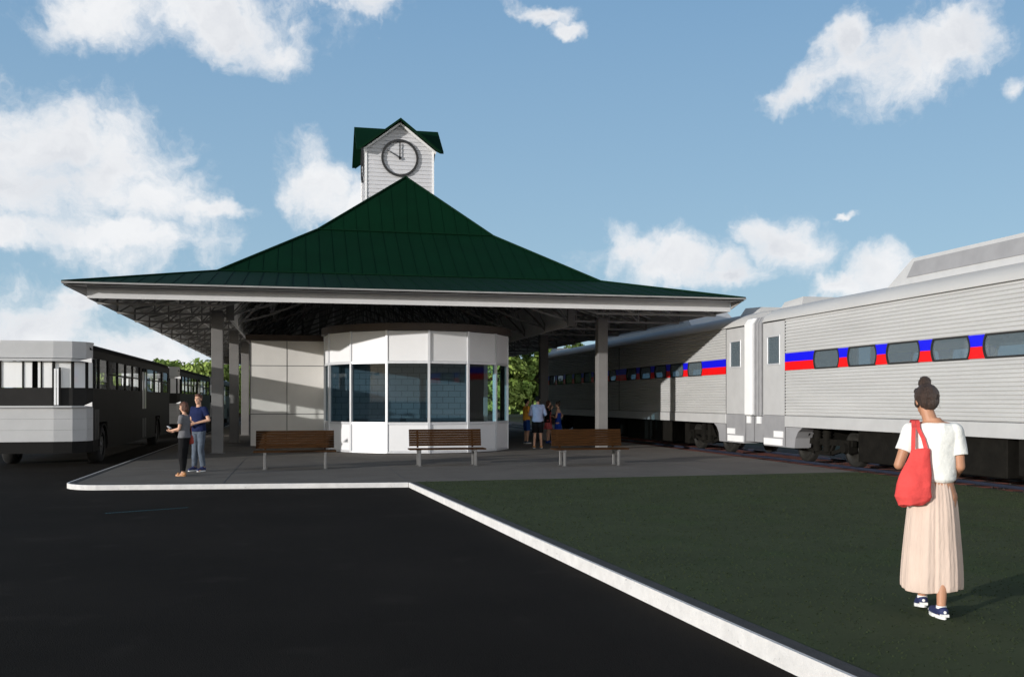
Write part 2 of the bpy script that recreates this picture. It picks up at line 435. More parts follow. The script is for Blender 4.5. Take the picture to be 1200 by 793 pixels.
# hip and tier flashings
R1, R2 = ringpts(1, .02), ringpts(2, .02); R0 = ringpts(0, .02)
for rr in (R1, R2):
    for i in range(4): mb.bar(rr[i], rr[(i + 1) % 4], .10, .03)
for i in range(4):
    mb.bar(R0[i], R1[i], .12, .04); mb.bar(R1[i], R2[i], .12, .04)
    mb.bar(R2[i], Vector((rx, ry0 if i < 2 else ry1, rz + .02)), .12, .04)
mb.bar((rx, ry0, rz + .02), (rx, ry1, rz + .02), .14, .04)
roof = mb.build('roof', M['roof'], canopy, CO)
mb = MB()
for q in roof_shell(-.09): mb.add([p for p in q], [list(range(len(q)))[::-1]])
mb.build('roof_deck', M['deck'], canopy, CO)
# fascia boards at z 4.45-4.80, soffit lip outward
FX0, FX1, FY0, FY1 = -5.6, 13.2, 28.0, 76.3
fz0, fz1 = 4.45, 4.86
f = MB()
f.box(FX0, FX1, FY0, FY0 + .06, fz0, fz1); f.box(FX0, FX1, FY1 - .06, FY1, fz0, fz1)
f.box(FX0, FX0 + .06, FY0 + .062, FY1 - .062, fz0, fz1); f.box(FX1 - .06, FX1, FY0 + .062, FY1 - .062, fz0, fz1)
bevel(f.build('fascia_board', M['fascia'], canopy, CO), .006, 1)
f = MB()   # gutter brackets under the eave edge
for i in range(48):
    x = -5.4 + i * .395; f.box(x - .015, x + .015, 27.52, 27.99, 4.79, 4.805)
f.prism([(FX0, 27.99, 4.74), (FX0, 27.99, 4.52), (FX0 - .06, 27.9, 4.56), (FX0 - .45, 27.55, 4.77)], (-.03, 0, 0))
f.prism([(FX1, 27.99, 4.74), (FX1, 27.99, 4.52), (FX1 + .05, 27.8, 4.6), (FX1 + .22, 27.55, 4.77)], (.03, 0, 0))
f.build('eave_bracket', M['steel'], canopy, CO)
e = MB(); rr = ringpts(0, -.022, .015)
for i in range(4): e.bar(rr[i], rr[(i + 1) % 4], .04, .045)
e.build('gutter', M['steel'], canopy, CO)
# columns
col0 = None
for y in cols_y:
    for x in (XL, XR):
        if col0 is None:
            c = MB(); w = .175
            c.box(-w, w, -w, w, .02, 4.47); c.box(-w - .06, w + .06, -w - .06, w + .06, .001, .022)
            c.box(-w + .0, w - .0, -w - .03, w + .03, 4.474, 4.52)
            col0 = bevel(c.build('column', M['column'], canopy), .012, 1)
            col0.location = (x - CX, y - 31.9, 0)
        else:
            c = col0.copy(); COL.objects.link(c); c.parent = canopy; c.location = (x - CX, y - 31.9, 0)
# girders along the column lines (set inside them)
for x in (-2.12, 9.12):
    g = MB(); g.box(x - .04, x + .04, 31.9, 72.4, 4.24, 5.5)
    g.build('girder', M['steel_light'], canopy, CO)
    e = MB(); e.box(x - .12, x + .12, 31.78, 31.895, 4.22, 5.55); e.build('girder_end', M['column'], canopy, CO)
# trusses
def roof_under(x, y):
    """height of the roof deck above (x,y)"""
    def tier(d, ks):
        return None
    (ax0, ax1), (ay0, ay1), z0 = rings[0]; (bx0, bx1), (by0, by1), z1 = rings[1]; (cx0, cx1), (cy0, cy1), z2 = rings[2]
    def frac(p, lo, hi): return (p - lo) / (hi - lo)
    best = 99
    for seq in (((x, ax0, bx0, cx0, rx)), ((-x, -ax1, -bx1, -cx1, -rx)), ((y, ay0, by0, cy0, ry0)), ((-y, -ay1, -by1, -cy1, -ry1))):
        p, a, b, c, d = seq; zz = (z0, z1, z2, rz); k = (a, b, c, d)
        if p <= a: h = z0
        elif p >= d: h = rz
        else:
            for i in range(3):
                if k[i] <= p <= k[i + 1]: h = zz[i] + (zz[i + 1] - zz[i]) * frac(p, k[i], k[i + 1]); break
        best = min(best, h)
    return best - .12
def truss(y, w=.05):
    t = MB(); gl, gr = -2.12, 9.12
    def bot(x):
        if x <= gl or x >= gr: return 4.4
        return 4.26 + .40 * min(x - gl, gr - x)
    def B(a, b, ww=w): 
        if (Vector(a) - Vector(b)).length > .1: t.bar(a, b, ww, ww)
    top = lambda x: (x, y, roof_under(x, y) - .05)
    xs = [-5.5, -4.4, -3.3, gl, -.95, .22, 1.4, 2.55, 3.5, 4.45, 5.6, 6.78, 7.95, gr, 10.3, 11.6, 13.1]
    P = [(x, y, min(bot(x), roof_under(x, y) - .12)) for x in xs]
    for i in range(len(xs) - 1):
        B(P[i], P[i + 1], w * 1.25); B(top(xs[i]), top(xs[i + 1]), w * 1.25)
    for i, x in enumerate(xs): B(P[i], top(x))
    for i in range(len(xs) - 1):
        if i < 8: B(P[i], top(xs[i + 1]), w * .9)
        else: B(top(xs[i]), P[i + 1], w * .9)
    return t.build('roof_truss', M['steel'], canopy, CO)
ty = 28.9
for k in range(15):
    y = (28.9, 31.95)[k] if k < 2 else 31.95 + 3.3 * (k - 1)
    if y < 75.5: truss(y)
p = MB()
for x in [-5.0, -4.2, -3.4] + [-.6, 0.4, 1.4, 2.4, 3.4, 4.6, 5.6, 6.6, 7.6] + [10.9, 11.7, 12.5]:
    ys = [28.2 + i * 1.0 for i in range(48)]
    prev = None
    for y in ys:
        q = Vector((x, y, roof_under(x, y) - .03))
        if prev: p.bar(prev, q, .05, .06)
        prev = q
for y in [28.2 + 1.1 * i for i in range(42)]:
    prev = None
    for i in range(20):
        x = -5.5 + i * .98; q = Vector((x, y, roof_under(x, y) - .0))
        if prev: p.bar(prev, q, .04, .05)
        prev = q
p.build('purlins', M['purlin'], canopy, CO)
# scissor braces running lengthways
for x0, x1 in ((-2.12, .9), (9.12, 6.2)):
    for k in range(11):
        y = 31.95 + 3.3 * k
        MB().bar((x0, y, 4.3), (x1, y + 3.2, roof_under(x1, y + 3.2) - .1), .06).build('cross_brace', M['steel'], canopy, CO)

# clock tower on the ridge
TC = (4.07, 41.15); TW = 1.36; tz0 = 9.2; te = 12.05; tp = 13.10
x0, x1, y0, y1 = TC[0] - TW, TC[0] + TW, TC[1] - TW, TC[1] + TW
t = MB(); t.box(x0, x1, y0, y1, tz0, te)
for yy, s in ((y0, 1), (y1, -1)):
    t.prism([(x0, yy, te), (x1, yy, te), (TC[0], yy, tp)], (0, .1 * s, 0))
for xx, s in ((x0, 1), (x1, -1)):
    t.prism([(xx, y0, te), (xx, y1, te), (xx, TC[1], tp)], (.1 * s, 0, 0))
# lap siding boards
nb = 23
for i in range(nb):
    z = tz0 + i * .165
    h = .165
    half = TW if z < te - .02 else max(0, TW * (tp - z - .1) / (tp - te))
    if half < .12: continue
    for (sx, sy) in ((0, -1), (0, 1), (-1, 0), (1, 0)):
        if sy:
            yy = TC[1] + sy * TW
            t.prism([(TC[0] - half, yy, z), (TC[0] - half, yy + sy * .028, z), (TC[0] - half, yy + sy * .006, z + h - .004), (TC[0] - half, yy, z + h - .004)], (2 * half, 0, 0))
        else:
            xx = TC[0] + sx * TW
            t.prism([(xx, TC[1] - half, z), (xx + sx * .028, TC[1] - half, z), (xx + sx * .006, TC[1] - half, z + h - .004), (xx, TC[1] - half, z + h - .004)], (0, 2 * half, 0))
tower = t.build('clock_tower', M['siding'], canopy, CO)
t = MB(); c = .07
for sx in (-1, 1):
    for sy in (-1, 1):
        xx = TC[0] + sx * TW; yy = TC[1] + sy * TW
        t.box(xx - c / 2 + sx * .02, xx + c / 2 + sx * .02, yy - c / 2 + sy * .02, yy + c / 2 + sy * .02, tz0, te - .05)
t.build('corner_trim', M['whitepl'], tower, CO)
# cross gable roof: two crossing ridges, overhang 0.5
t = MB(); ov = .42; drop = (tp - te) / TW; ext = .28
def gable(axis, white=False):
    for s in (-1, 1):
        half = TW + ext; zt = tp + .10; ze = zt - drop * half
        th = .09
        L = TW + ov
        if axis == 'y':
            pts = [(TC[0], TC[1] - L, zt), (TC[0] + s * half, TC[1] - L, ze), (TC[0] + s * half, TC[1] - L, ze - th), (TC[0], TC[1] - L, zt - th * 1.2)]
            t.prism(pts, (0, 2 * L, 0))
        else:
            pts = [(TC[0] - L, TC[1], zt), (TC[0] - L, TC[1] + s * half, ze), (TC[0] - L, TC[1] + s * half, ze - th), (TC[0] - L, TC[1], zt - th * 1.2)]
            t.prism(pts, (2 * L, 0, 0))
zt = tp + .10; half = TW + ext; L_ov = TW + ov; ze = zt - drop * half
for sx in (-1, 1):
    for sy in (-1, 1):
        for ax in (0, 1):
            plan = [(0, 0, zt), (half, half, ze), (half, L_ov, ze), (0, L_ov, zt)]
            pts = []
            for a_, b_, z_ in plan:
                px_, py_ = (a_, b_) if ax == 0 else (b_, a_)
                pts.append((TC[0] + sx * px_, TC[1] + sy * py_, z_))
            t.prism(pts, (0, 0, -.085))
# valley notch is implied by the crossing slabs
t.build('tower_roof', M['roof'], tower, CO)
t = MB()
for s in (-1, 1):
    half = TW + .12; z_ = tp - .02
    t.prism([(TC[0], y0 - .2, z_), (TC[0] + s * half, y0 - .2, z_ - drop * half), (TC[0] + s * half, y0 - .2, z_ - drop * half - .07), (TC[0], y0 - .2, z_ - .09)], (0, .15, 0))
t.build('barge_board', M['whitepl'], tower, CO)
# clocks: front and left faces
def clock(nrm):
    cz = 11.64; r = .72
    cc = Vector((TC[0], TC[1], cz)) + Vector(nrm) * (TW + .055)
    u = Vector((0, 0, 1)).cross(Vector(nrm)); w = Vector((0, 0, 1)); nv = Vector(nrm)
    ring = MB(); n = 64
    for k in range(n):
        a, b = 2 * math.pi * k / n, 2 * math.pi * (k + 1) / n
        q = []
        for dn in (0, .05):
            for rr in (r - .045, r + .045):
                for tt in (a, b):
                    q.append(cc + u * rr * math.cos(tt) + w * rr * math.sin(tt) + nv * dn)
        ring.add(q, [(0, 1, 3, 2), (4, 6, 7, 5), (0, 4, 5, 1), (2, 3, 7, 6)], False)
    ring.build('clock_ring', M['black'], tower, CO)
    def hand(ang, L, wd):
        d = u * math.sin(ang) + w * math.cos(ang); h = MB()
        h.bar(cc + nv * .03 - d * .08, cc + nv * .03 + d * L, wd, .02); h.cone(cc + nv * .015, cc + nv * .05, .055, .055)
        h.build('clock_hand', M['black'], tower, CO)
    hand(0, .62, .05); hand(R(-60), .60, .055)
clock((0, -1, 0)); clock((-1, 0, 0))

# ------------------------------------------------------------------ ticket office (round glazed kiosk with block rear)
KO = (4.0, 33.3, 0)
office = thing('ticket_office', KO, 'round-fronted ticket office with white panels and blue tinted glazing under the canopy', 'kiosk')
ca, cr = (4.0, 33.3), 3.15
ang = [-97.2 + 24.3 * i for i in range(9)]
V = [Vector((ca[0] + cr * math.sin(R(a)), ca[1] - cr * math.cos(R(a)), 0)) for a in ang]
zb, z1, z2, z3 = .02, .96, 2.88, 3.87
def facet_box(mb, a, b, z0, z1_, off0, off1, e0=0, e1=0):
    d = (b - a).normalized(); n = Vector((d.y, -d.x, 0))
    A = a + d * e0; B = b - d * e1
    q = [A + n * off0, B + n * off0, B + n * off1, A + n * off1]
    mb.prism([(p.x, p.y, z0) for p in q], (0, 0, z1_ - z0))
for i in range(1, 8):
    a, b = V[i - 1], V[i]
    lo = MB(); facet_box(lo, a, b, zb + .06, z1 - .045, -.08, 0, .035, .035); bevel(lo.build('lower_panel', M['panel'], office, KO), .006, 1)
    up = MB(); facet_box(up, a, b, z2 + .045, z3, -.08, 0, .035, .035); bevel(up.build('upper_panel', M['panel'], office, KO), .006, 1)
    g = MB(); facet_box(g, a, b, z1 + .03, z2 - .03, -.045, -.03, .03, .03)
    g.build('window', M['teal'] if i < 6 else M['clear'], office, KO)
    fr = MB()
    facet_box(fr, a, b, z1 - .04, z1 + .035, -.09, .02, .0, .0); facet_box(fr, a, b, z2 - .035, z2 + .04, -.09, .02, 0, 0)
    facet_box(fr, a, b, zb, zb + .055, -.09, .02, 0, 0)
    fr.build('window_rail', M['alu'], office, KO)
for i in range(0, 8):
    p = V[i]; d = Vector((p.x - ca[0], p.y - ca[1], 0)).normalized()
    mm = MB(); s = Vector((-d.y, d.x, 0))
    q = [p + s * .035 - d * .10, p + s * .035 + d * .032, p - s * .035 + d * .032, p - s * .035 - d * .10]
    mm.prism([(k.x, k.y, zb) for k in q], (0, 0, z3 - zb + .01)); mm.build('mullion', M['alu'], office, KO)
# round roof: brown band
cc2 = [(ca[0] + (cr + .10) * math.sin(R(-118 + 236 * i / 40)), ca[1] - (cr + .10) * math.cos(R(-118 + 236 * i / 40))) for i in range(41)]
b = MB(); b.prism([(x, y, z3 + .012) for x, y in cc2], (0, 0, .22)); b.build('roof_band', M['brown'], office, KO)
# rear block with flat panelled wall at left
wl = MB(); X0, X1, Y0, Y1 = -1.73, 7.1, 36.4, 62
wl.box(X0, 1.0, Y0, Y0 + .15, .02, 3.86); wl.box(X0, X0 + .15, Y0 + .152, Y1, .02, 3.86); wl.box(X1 - .15, X1, Y0, Y1, .02, 3.86); wl.box(X0 + .152, X1 - .152, Y1 - .15, Y1, .02, 3.86)
wl.box(1.002, 1.15, 33.3, Y0 + .15, .02, 3.86)
wl.build('wall', M['wallpanel'], office, KO)
sm = MB()
for z in (1.18, 2.95): sm.box(X0 + .02, 1.0, Y0 - .006, Y0 - .001, z - .012, z + .012)
sm.box(-.43, -.405, Y0 - .007, Y0 - .002, .1, 3.85); sm.box(X0 - .01, X0 + .02, Y0 - .02, Y0 - .002, .02, 3.86)
sm.build('panel_seam', M['seam'], office, KO)
rb = MB(); rb.box(X0 - .15, X1 + .1, Y0 - .18, Y1 + .1, 3.872, 4.07); rb.build('rear_roof', M['brown'], office, KO)
# interior block wall, floor, ceiling, counter
iw = MB(); iw.box(1.02, 5.66, 32.6, 32.75, .02, 3.85); iw.build('block_wall', M['block'], office, KO)
fl = MB(); fl.prism([(ca[0] + (cr - .12) * math.sin(R(a)), ca[1] - (cr - .12) * math.cos(R(a)), 0.001) for a in range(-88, 89, 8)], (0, 0, .015)); fl.build('floor', M['platform'], office, KO)
ce = MB(); ce.prism([(ca[0] + (cr - .12) * math.sin(R(a)), ca[1] - (cr - .12) * math.cos(R(a)), 3.6) for a in range(-88, 89, 8)], (0, 0, .03)); ce.build('ceiling', M['deck'], office, KO)
co = MB(); co.box(1.6, 5.6, 32.2, 32.59, .98, 1.08); co.box(1.6, 5.6, 32.3, 32.59, .03, .979); co.build('counter', M['cardark'], office, KO)

# ------------------------------------------------------------------ benches
def bench(x, y, label):
    o = thing('park_bench', (x, y, 0), label, 'bench', 'wooden benches in front of the ticket office')
    L = .985
    b = MB()
    for i in range(7):                       # back slats, leaning back slightly
        z = .50 + i * .062; yy = .245 + i * .012
        b.box(-L + .04, L - .04, yy, yy + .03, z, z + .0595)
    [b.bar((q, .295, .46), (q, .372, .92), .05, .03) for q in (-.72, .72)]
    bevel(b.build('backrest', M['wood'], o), .005, 1)
    s = MB()
    for i in range(6):
        yy = -.26 + i * .082; s.box(-L, L, yy, yy + .07, .42, .455)
    bevel(s.build('seat', M['wood'], o), .005, 1)
    f = MB()
    for xx in (-.72, .72): f.box(xx - .03, xx + .03, -.24, .28, .365, .419)
    f.build('seat_frame', M['leg'], o)
    for xx in (-.72, .72):
        for yy in (-.2, .22):
            l = MB(); l.box(xx - .03, xx + .03, yy - .03, yy + .03, .012, .365); l.box(xx - .06, xx + .06, yy - .06, yy + .06, .001, .012)
            bevel(l.build('leg', M['leg'], o), .006, 1)
    return o
def ground(px, py, z=0.0):
    zc = 1130 * (1.68 - z) / (py - 469); xc = (px - 600) / 1130 * zc
    return (xc * .97637 + zc * .2161, zc * .97637 - xc * .2161)
bench(-.08, 24.22, 'brown slatted bench in front of the plain grey wall panels, left of the other two')
bench(3.73, 24.62, 'brown slatted bench in front of the curved white and blue glazing')
bench(7.33, 23.85, 'brown slatted bench at right, beside the grey column near the train')

# ------------------------------------------------------------------ buses
def bus(x_right, y_front, label):
    o = thing('city_bus', (x_right - 1.3, y_front, -.095), label, 'bus', 'buses parked nose to tail along the platform'); o.scale = (1, 1, .984)
    W = 1.3; L = 16.6; H = 3.42
    # plan outline of a rounded front: right side is +x
    fr = [(-W, .7), (-W + .06, .38), (-W + .2, .12), (-.86, .02), (.45, .02), (W - .40, .10), (W - .1, .36), (W, .7)]
    def band(mb, z0, z1, pts, grow=0):
        q = [(x * (1 + grow), y - grow * 1.2) for x, y in pts] + [(W * (1 + grow) if pts is fr else W, 1.2), (-W * (1 + grow) if pts is fr else -W, 1.2)]
        mb.prism([(x, y, z0) for x, y in q], (0, 0, z1 - z0))
    def shell(mb, z0, z1, grow=0, th=.05):   # thin curved front wall
        for i in range(len(fr) - 1):
            a = Vector((fr[i][0], fr[i][1] - grow, 0)); b = Vector((fr[i + 1][0], fr[i + 1][1] - grow, 0))
            d = (b - a).normalized(); n = Vector((d.y, -d.x, 0))
            q = [a, b, b - n * th, a - n * th]
            mb.prism([(p.x, p.y, z0) for p in q], (0, 0, z1 - z0))
    b = MB()      # dark body: skirts, sides with openings, roof, rear
    zs0, zs1, zr = .38, 2.14, 2.99       # skirt bottom, window sill, window head
    arches = (2.1, 13.1)
    for s in (-1, 1):
        xa, xb = (W - .06, W) if s > 0 else (-W, -W + .06)
        segs = []; y = .7
        for c in arches: segs.append((y, c - .62)); y = c + .62
        segs.append((y, L))
        for a, c in segs: b.box(xa, xb, a, c, zs0, 1.18)
        b.box(xa, xb, .7, L, 1.182, zs1)
        b.box(xa, xb, .7, L, zr, H - .22)
        # pillars
        ed = [.7, 1.55, 1.63, 2.86, 3.0, 4.4, 4.5, 5.8, 5.9, 7.2, 7.3, 8.7, 9.1, 9.55, 9.65, 10.1, 10.4, 12.3, 12.42, 14.3, 14.42, 16.35, L]
        for a, c in ((.7, .78), (1.5, 1.63), (2.86, 3.0), (4.4, 4.5), (5.8, 5.9), (7.2, 7.3), (8.7, 9.14), (9.55, 9.65), (10.06, 10.4), (12.3, 12.42), (14.3, 14.42), (16.35, L)):
            b.box(xa, xb, a, c, zs1 + .002, zr - .002)
        b.box(xa + .01, xb - .01 if s < 0 else xb + .006, 3.0, 16.35, 2.56, 2.60)
        # wheel arch rims
        for c in arches:
            for k in range(9):
                t0, t1 = math.pi * k / 9, math.pi * (k + 1) / 9; xx = s * W
                b.bar((xx, c + .62 * math.cos(t0), .5 + .62 * math.sin(t0)), (xx, c + .62 * math.cos(t1), .5 + .62 * math.sin(t1)), .05, .05)
    b.box(-W, W, L, L + .06, zs0, zs1); b.box(-W, W, L, L + .06, zr, H - .2)
    b.box(-W, -W + .3, L, L + .06, zs1, zr); b.box(W - .3, W, L, L + .06, zs1, zr)
    # roof
    prof = [(-W, H - .22), (-W + .08, H - .08), (-W + .3, H), (W - .3, H), (W - .08, H - .08), (W, H - .22)]
    b.prism([(x, .5, z) for x, z in prof], (0, L - .44, 0))
    b.box(-W + .06, W - .06, .6, L, .75, .8)
    b.box(-.06 - .02, .06, .04, .1, 1.7, 2.95)
    b.build('body', M['busdark'], o)
    f = MB(); shell(f, .69, 1.0); shell(f, 1.004, 1.3); shell(f, 1.304, 1.6); f.build('front_panel', M['buslight'], o)
    f = MB(); shell(f, .38, .685, .06, .1); f.build('bumper', M['busint'], o)
    f = MB(); shell(f, 1.66, 2.14, -.01); f.build('apron', M['busapron'], o); f = MB()
    # windscreen posts
    for i, (px_, py_) in enumerate(fr):
        MB().box(px_ - .035, px_ + .035, py_ - .01, py_ + .06, 2.142, 2.95).build('windscreen_post', M['busint'], o)
    for px_ in (-.3, .15): MB().box(px_ - .02, px_ + .02, .02, .09, 2.142, 2.95).build('windscreen_post', M['busint'], o)
    f = MB(); shell(f, 1.605, 1.66, .07, .12); f.build('lower_ledge', M['buslight'], o)
    f = MB(); shell(f, 2.86, 2.93, .12, .18); f.build('visor', M['buslight'], o)
    f = MB(); shell(f, 2.95, 3.36, .03, .1)
    q = [(x, y) for x, y in fr] + [(W, .9), (-W, .9)]
    f.prism([(x * .985, y + .01, 3.36) for x, y in q], (0, 0, .05)); f.build('destination_box', M['buslight'], o)
    f = MB(); shell(f, 2.15, 2.85, -.02, .02); f.build('windscreen', M['busfront'], o)
    d = MB()    # narrow front door in the middle with two tall panes
    d.box(.42, .455, -.01, .05, 1.67, 2.7); d.box(.59, .625, -.01, .05, 1.67, 2.7); d.build('wiper_post', M['busint'], o)
    for x in (.47, .535):  # the two tall door panes, built as opaque white strips
        MB().box(x, x + .045, -.02, .012, 1.68, 2.66).build('tall_pane', M['whitepl'], o)
    for s in (-1, 1):
        for a, c in ((.78, 1.5), (1.63, 2.86), (3.0, 4.4), (4.5, 5.8), (5.9, 7.2), (7.3, 8.7), (10.4, 12.3), (12.42, 14.3), (14.42, 16.35)):
            MB().box(s * (W - .035) - .006, s * (W - .035) + .006, a, c, zs1, zr).build('side_window', M['busglass'], o)
        dd = MB(); 
        for a, c in ((9.16, 9.54), (9.66, 10.04)):
            dd.box(s * (W + .005) - .008, s * (W + .005) + .008, a, c, .45, 1.15)
        for a, c in ((.82, 1.12), (1.17, 1.47)): dd.box(s * (W + .005) - .008, s * (W + .005) + .008, a, c, .7, 1.55)
        door = dd.build('door', M['black'], o)
        MB().box(s * (W + .012) - .005, s * (W + .012) + .005, 9.2, 9.5, 1.5, 2.85).build('door_window', M['busfront'], door)
        MB().box(s * (W + .012) - .005, s * (W + .012) + .005, 9.7, 10.0, 1.5, 2.85).build('door_window', M['busfront'], door)
        MB().box(s * (W - .035) - .006, s * (W - .035) + .006, 9.14, 10.06, zs1, zr).build('side_window', M['busglass'], o)
        xx = s * (W + .12)
        MB().prism([(xx, -.06, 1.64), (xx, -.06, 1.76), (s * (W - .12), .1, 1.66)], (0, .05, 0)).build('lower_mirror', M['buslight'], o)
        MB().prism([(xx, -.1, 2.82), (xx, -.1, 2.95), (s * (W - .2), .0, 2.88)], (0, .05, 0)).build('upper_mirror', M['buslight'], o)
    MB().box(-W + .3, W - .3, L + .02, L + .035, zs1, zr).build('rear_window', M['busglass'], o)
    for i in range(15):
        y = 3.2 + i * .88
        for xa in (-1.1, .25):
            if random.random() < .75: MB().box(xa, xa + .85, y, y + .1, .85, 2.28 + random.random() * .05).box(xa, xa + .85, y - .42, y - .002, 1.18, 1.28).build('seat', M['busint'], o)
    for i in range(6): MB().cone((-.25 + .5 * (i % 2), 2.6 + i * 2.2, .8), (-.25 + .5 * (i % 2), 2.6 + i * 2.2, 3.1), .02, .02, 8).build('grab_pole', M['busint'], o)
    for c in arches:
        for s in (-1, 1):
            w = MB(); xo = s * (W - .03); xi = s * (W - .36)
            prof = [(xi, .40), (xi, .5), (xi + s * .04, .53), (xo - s * .05, .53), (xo, .49), (xo, .33)]
            n = 36
            vs = [(x, c + r * math.cos(2 * math.pi * k / n), .53 + r * math.sin(2 * math.pi * k / n)) for x, r in prof for k in range(n)]
            fs = [[j * n + k, j * n + (k + 1) % n, (j + 1) * n + (k + 1) % n, (j + 1) * n + k] for j in range(len(prof) - 1) for k in range(n)]
            w.add(vs, fs, True); wh = w.build('wheel', M['rubber'], o)
            r_ = MB(); r_.cone((xi, c, .53), (xo - s * .03, c, .53), .33, .33, 28); r_.cone((xo - s * .04, c, .53), (xo + s * .0, c, .53), .12, .09, 16)
            for k in range(8):
                t0 = k * math.pi / 4; r_.cone((xo - s * .03, c + .2 * math.cos(t0), .53 + .2 * math.sin(t0)), (xo - s * .015, c + .2 * math.cos(t0), .53 + .2 * math.sin(t0)), .025, .025, 8)
            r_.build('rim', M['hub'], wh)
    MB().box(-.9, .9, 3, 12, .3, .75).build('undercarriage', M['under'], o)
    return o
bus(-5.5, 27.6, 'nearest dark bus with pale grey front and rounded nose, cut by the left edge')
bus(-5.5, 47.4, 'second dark bus in the row, between the nearest bus and the first canopy column')
bus(-5.5, 66.8, 'farthest dark bus in the row, glimpsed between the left canopy columns')

# ------------------------------------------------------------------ train
def coach(y_end, rz, w0, truck_t, label, mid_door=True):
    o = thing('rail_coach', (TX, y_end, 0), label, 'train car', 'silver passenger coaches coupled on the track', rz)
    W = 1.5; L = 26.0; z_s0, z_s1, zw0, zw1, z_t = .93, 1.25, 2.54, 3.02, 4.01
    ends = 1.38
    wins = [(w0 + 1.655 * k, w0 + 1.655 * k + 1.26) for k in range(5)] + [(12.5, 13.45)] + [(14.5 + 1.655 * k, 14.5 + 1.655 * k + 1.26) for k in range(6)]
    def corr(mb, z0, z1_, ya, yb, s):
        n = int(round((z1_ - z0) / .088)); dz = (z1_ - z0) / n; prof = []
        for i in range(n):
            z = z0 + i * dz
            prof += [(W - .030, z), (W, z + dz * .34), (W, z + dz * .68), (W - .030, z + dz * .92)]
        prof.append((W - .030, z1_))
        vs = [(s * x, y, z) for x, z in prof for y in (ya, yb)]
        fs = []
        for i in range(len(prof) - 1):
            f_ = [2 * i, 2 * i + 1, 2 * i + 3, 2 * i + 2]; fs.append(f_ if s > 0 else f_[::-1])
        mb.add(vs, fs)
    b = MB()
    for s in (-1, 1):
        corr(b, z_s1, zw0, ends, L - ends, s); corr(b, zw1, z_t, ends, L - ends, s)
        # inner skins so that the walls are solid
        xi = s * (W - .07)
        b.box(min(xi, s * (W - .036)), max(xi, s * (W - .036)), ends, L - ends, z_s1, zw0 - .003)
        b.box(min(xi, s * (W - .036)), max(xi, s * (W - .036)), ends, L - ends, zw1 + .003, z_t)
    b.box(-W + .08, W - .08, .02, .09, z_s0, z_t); b.box(-W + .08, W - .08, L - .09, L - .02, z_s0, z_t)
    body = b.build('body', M['steelcar'], o)
    sk = MB()
    for s in (-1, 1):
        sk.box(min(s * W + s * .012, s * W - s * .05), max(s * W + s * .012, s * W - s * .05), ends, L - ends, z_s0, z_s1 - .01)
    bevel(sk.build('skirt', M['carflat'], o), .006, 1)
    # roof
    rf = MB(); arc = [(W + .02, z_t - .0), (W + .02, z_t + .05), (W - .06, z_t + .2), (W - .25, z_t + .34), (W - .6, z_t + .45), (W - 1.0, z_t + .51), (0, z_t + .55)]
    arc = arc + [(-x, z) for x, z in arc[-2::-1]]
    n = len(arc); ys = (0.0, .12, L - .12, L)
    vs = []
    for k, y in enumerate(ys):
        sc_ = .985 if k in (0, 3) else 1
        vs += [(x * sc_, y, z_t + (z - z_t) * (.94 if k in (0, 3) else 1)) for x, z in arc]
    fs = [[k * n + i, k * n + i + 1, (k + 1) * n + i + 1, (k + 1) * n + i] for k in range(3) for i in range(n - 1)]
    rf.add(vs, [f_[::-1] for f_ in fs], True)
    rf.add(vs[:n], [list(range(n))]); rf.add(vs[3 * n:], [list(range(n))[::-1]])
    rf.add([(-W, .1, z_t), (W, .1, z_t), (W, L - .1, z_t), (-W, L - .1, z_t)], [(0, 3, 2, 1)])
    for s in (-1, 1): rf.bar((s * (W + .03), 0.05, z_t + .012), (s * (W + .03), L - .05, z_t + .012), .035, .02)
    roof_o = rf.build('roof', M['carroof'], o)
    rfm = MB()   # roof monitor with sloped ends
    ya, yb = 5.4, 16.5; xo = .98; xt = .86; zt_ = 5.05; zb_ = z_t + .36
    p8 = [(-xo, ya, zb_), (xo, ya, zb_), (xo, yb, zb_), (-xo, yb, zb_), (-xt, ya + .95, zt_), (xt, ya + .95, zt_), (xt, yb - .95, zt_), (-xt, yb - .95, zt_)]
    rfm.add(p8, [(0, 3, 2, 1), (4, 5, 6, 7), (0, 1, 5, 4), (1, 2, 6, 5), (2, 3, 7, 6), (3, 0, 4, 7)])
    hood = rfm.build('roof_hood', M['carflat'], o)
    for s in (-1, 1):
        g = MB(); f0 = lambda z: xo + (xt - xo) * (z - zb_) / (zt_ - zb_) + .008
        za, zb2 = 4.60, 4.96
        q = [(s * f0(za), ya + .85, za), (s * f0(za), yb - .85, za), (s * f0(zb2), yb - 1.05, zb2), (s * f0(zb2), ya + 1.05, zb2)]
        g.prism(q, (s * .012, 0, 0)); g.build('louvre_panel', M['cardark'], hood)
    for ya in (.12, L - 1.4):
        h = MB()
        p8 = [(-1.0, ya, 4.40), (1.0, ya, 4.40), (1.0, ya + 1.3, 4.40), (-1.0, ya + 1.3, 4.40), (-.86, ya + .05, 4.62), (.86, ya + .05, 4.62), (.86, ya + 1.15, 4.68), (-.86, ya + 1.15, 4.68)]
        h.add(p8, [(0, 3, 2, 1), (4, 5, 6, 7), (0, 1, 5, 4), (1, 2, 6, 5), (2, 3, 7, 6), (3, 0, 4, 7)])
        h.build('roof_hump', M['carroof'], o)
    # stripes between the barrel-shaped windows
    zm = (zw0 + zw1) / 2; hh = (zw1 - zw0) / 2; bul = .075
    def edge(y, z, sgn):     # window side edge: bulges outward at mid height
        return y - sgn * bul * ((z - zm) / hh) ** 2
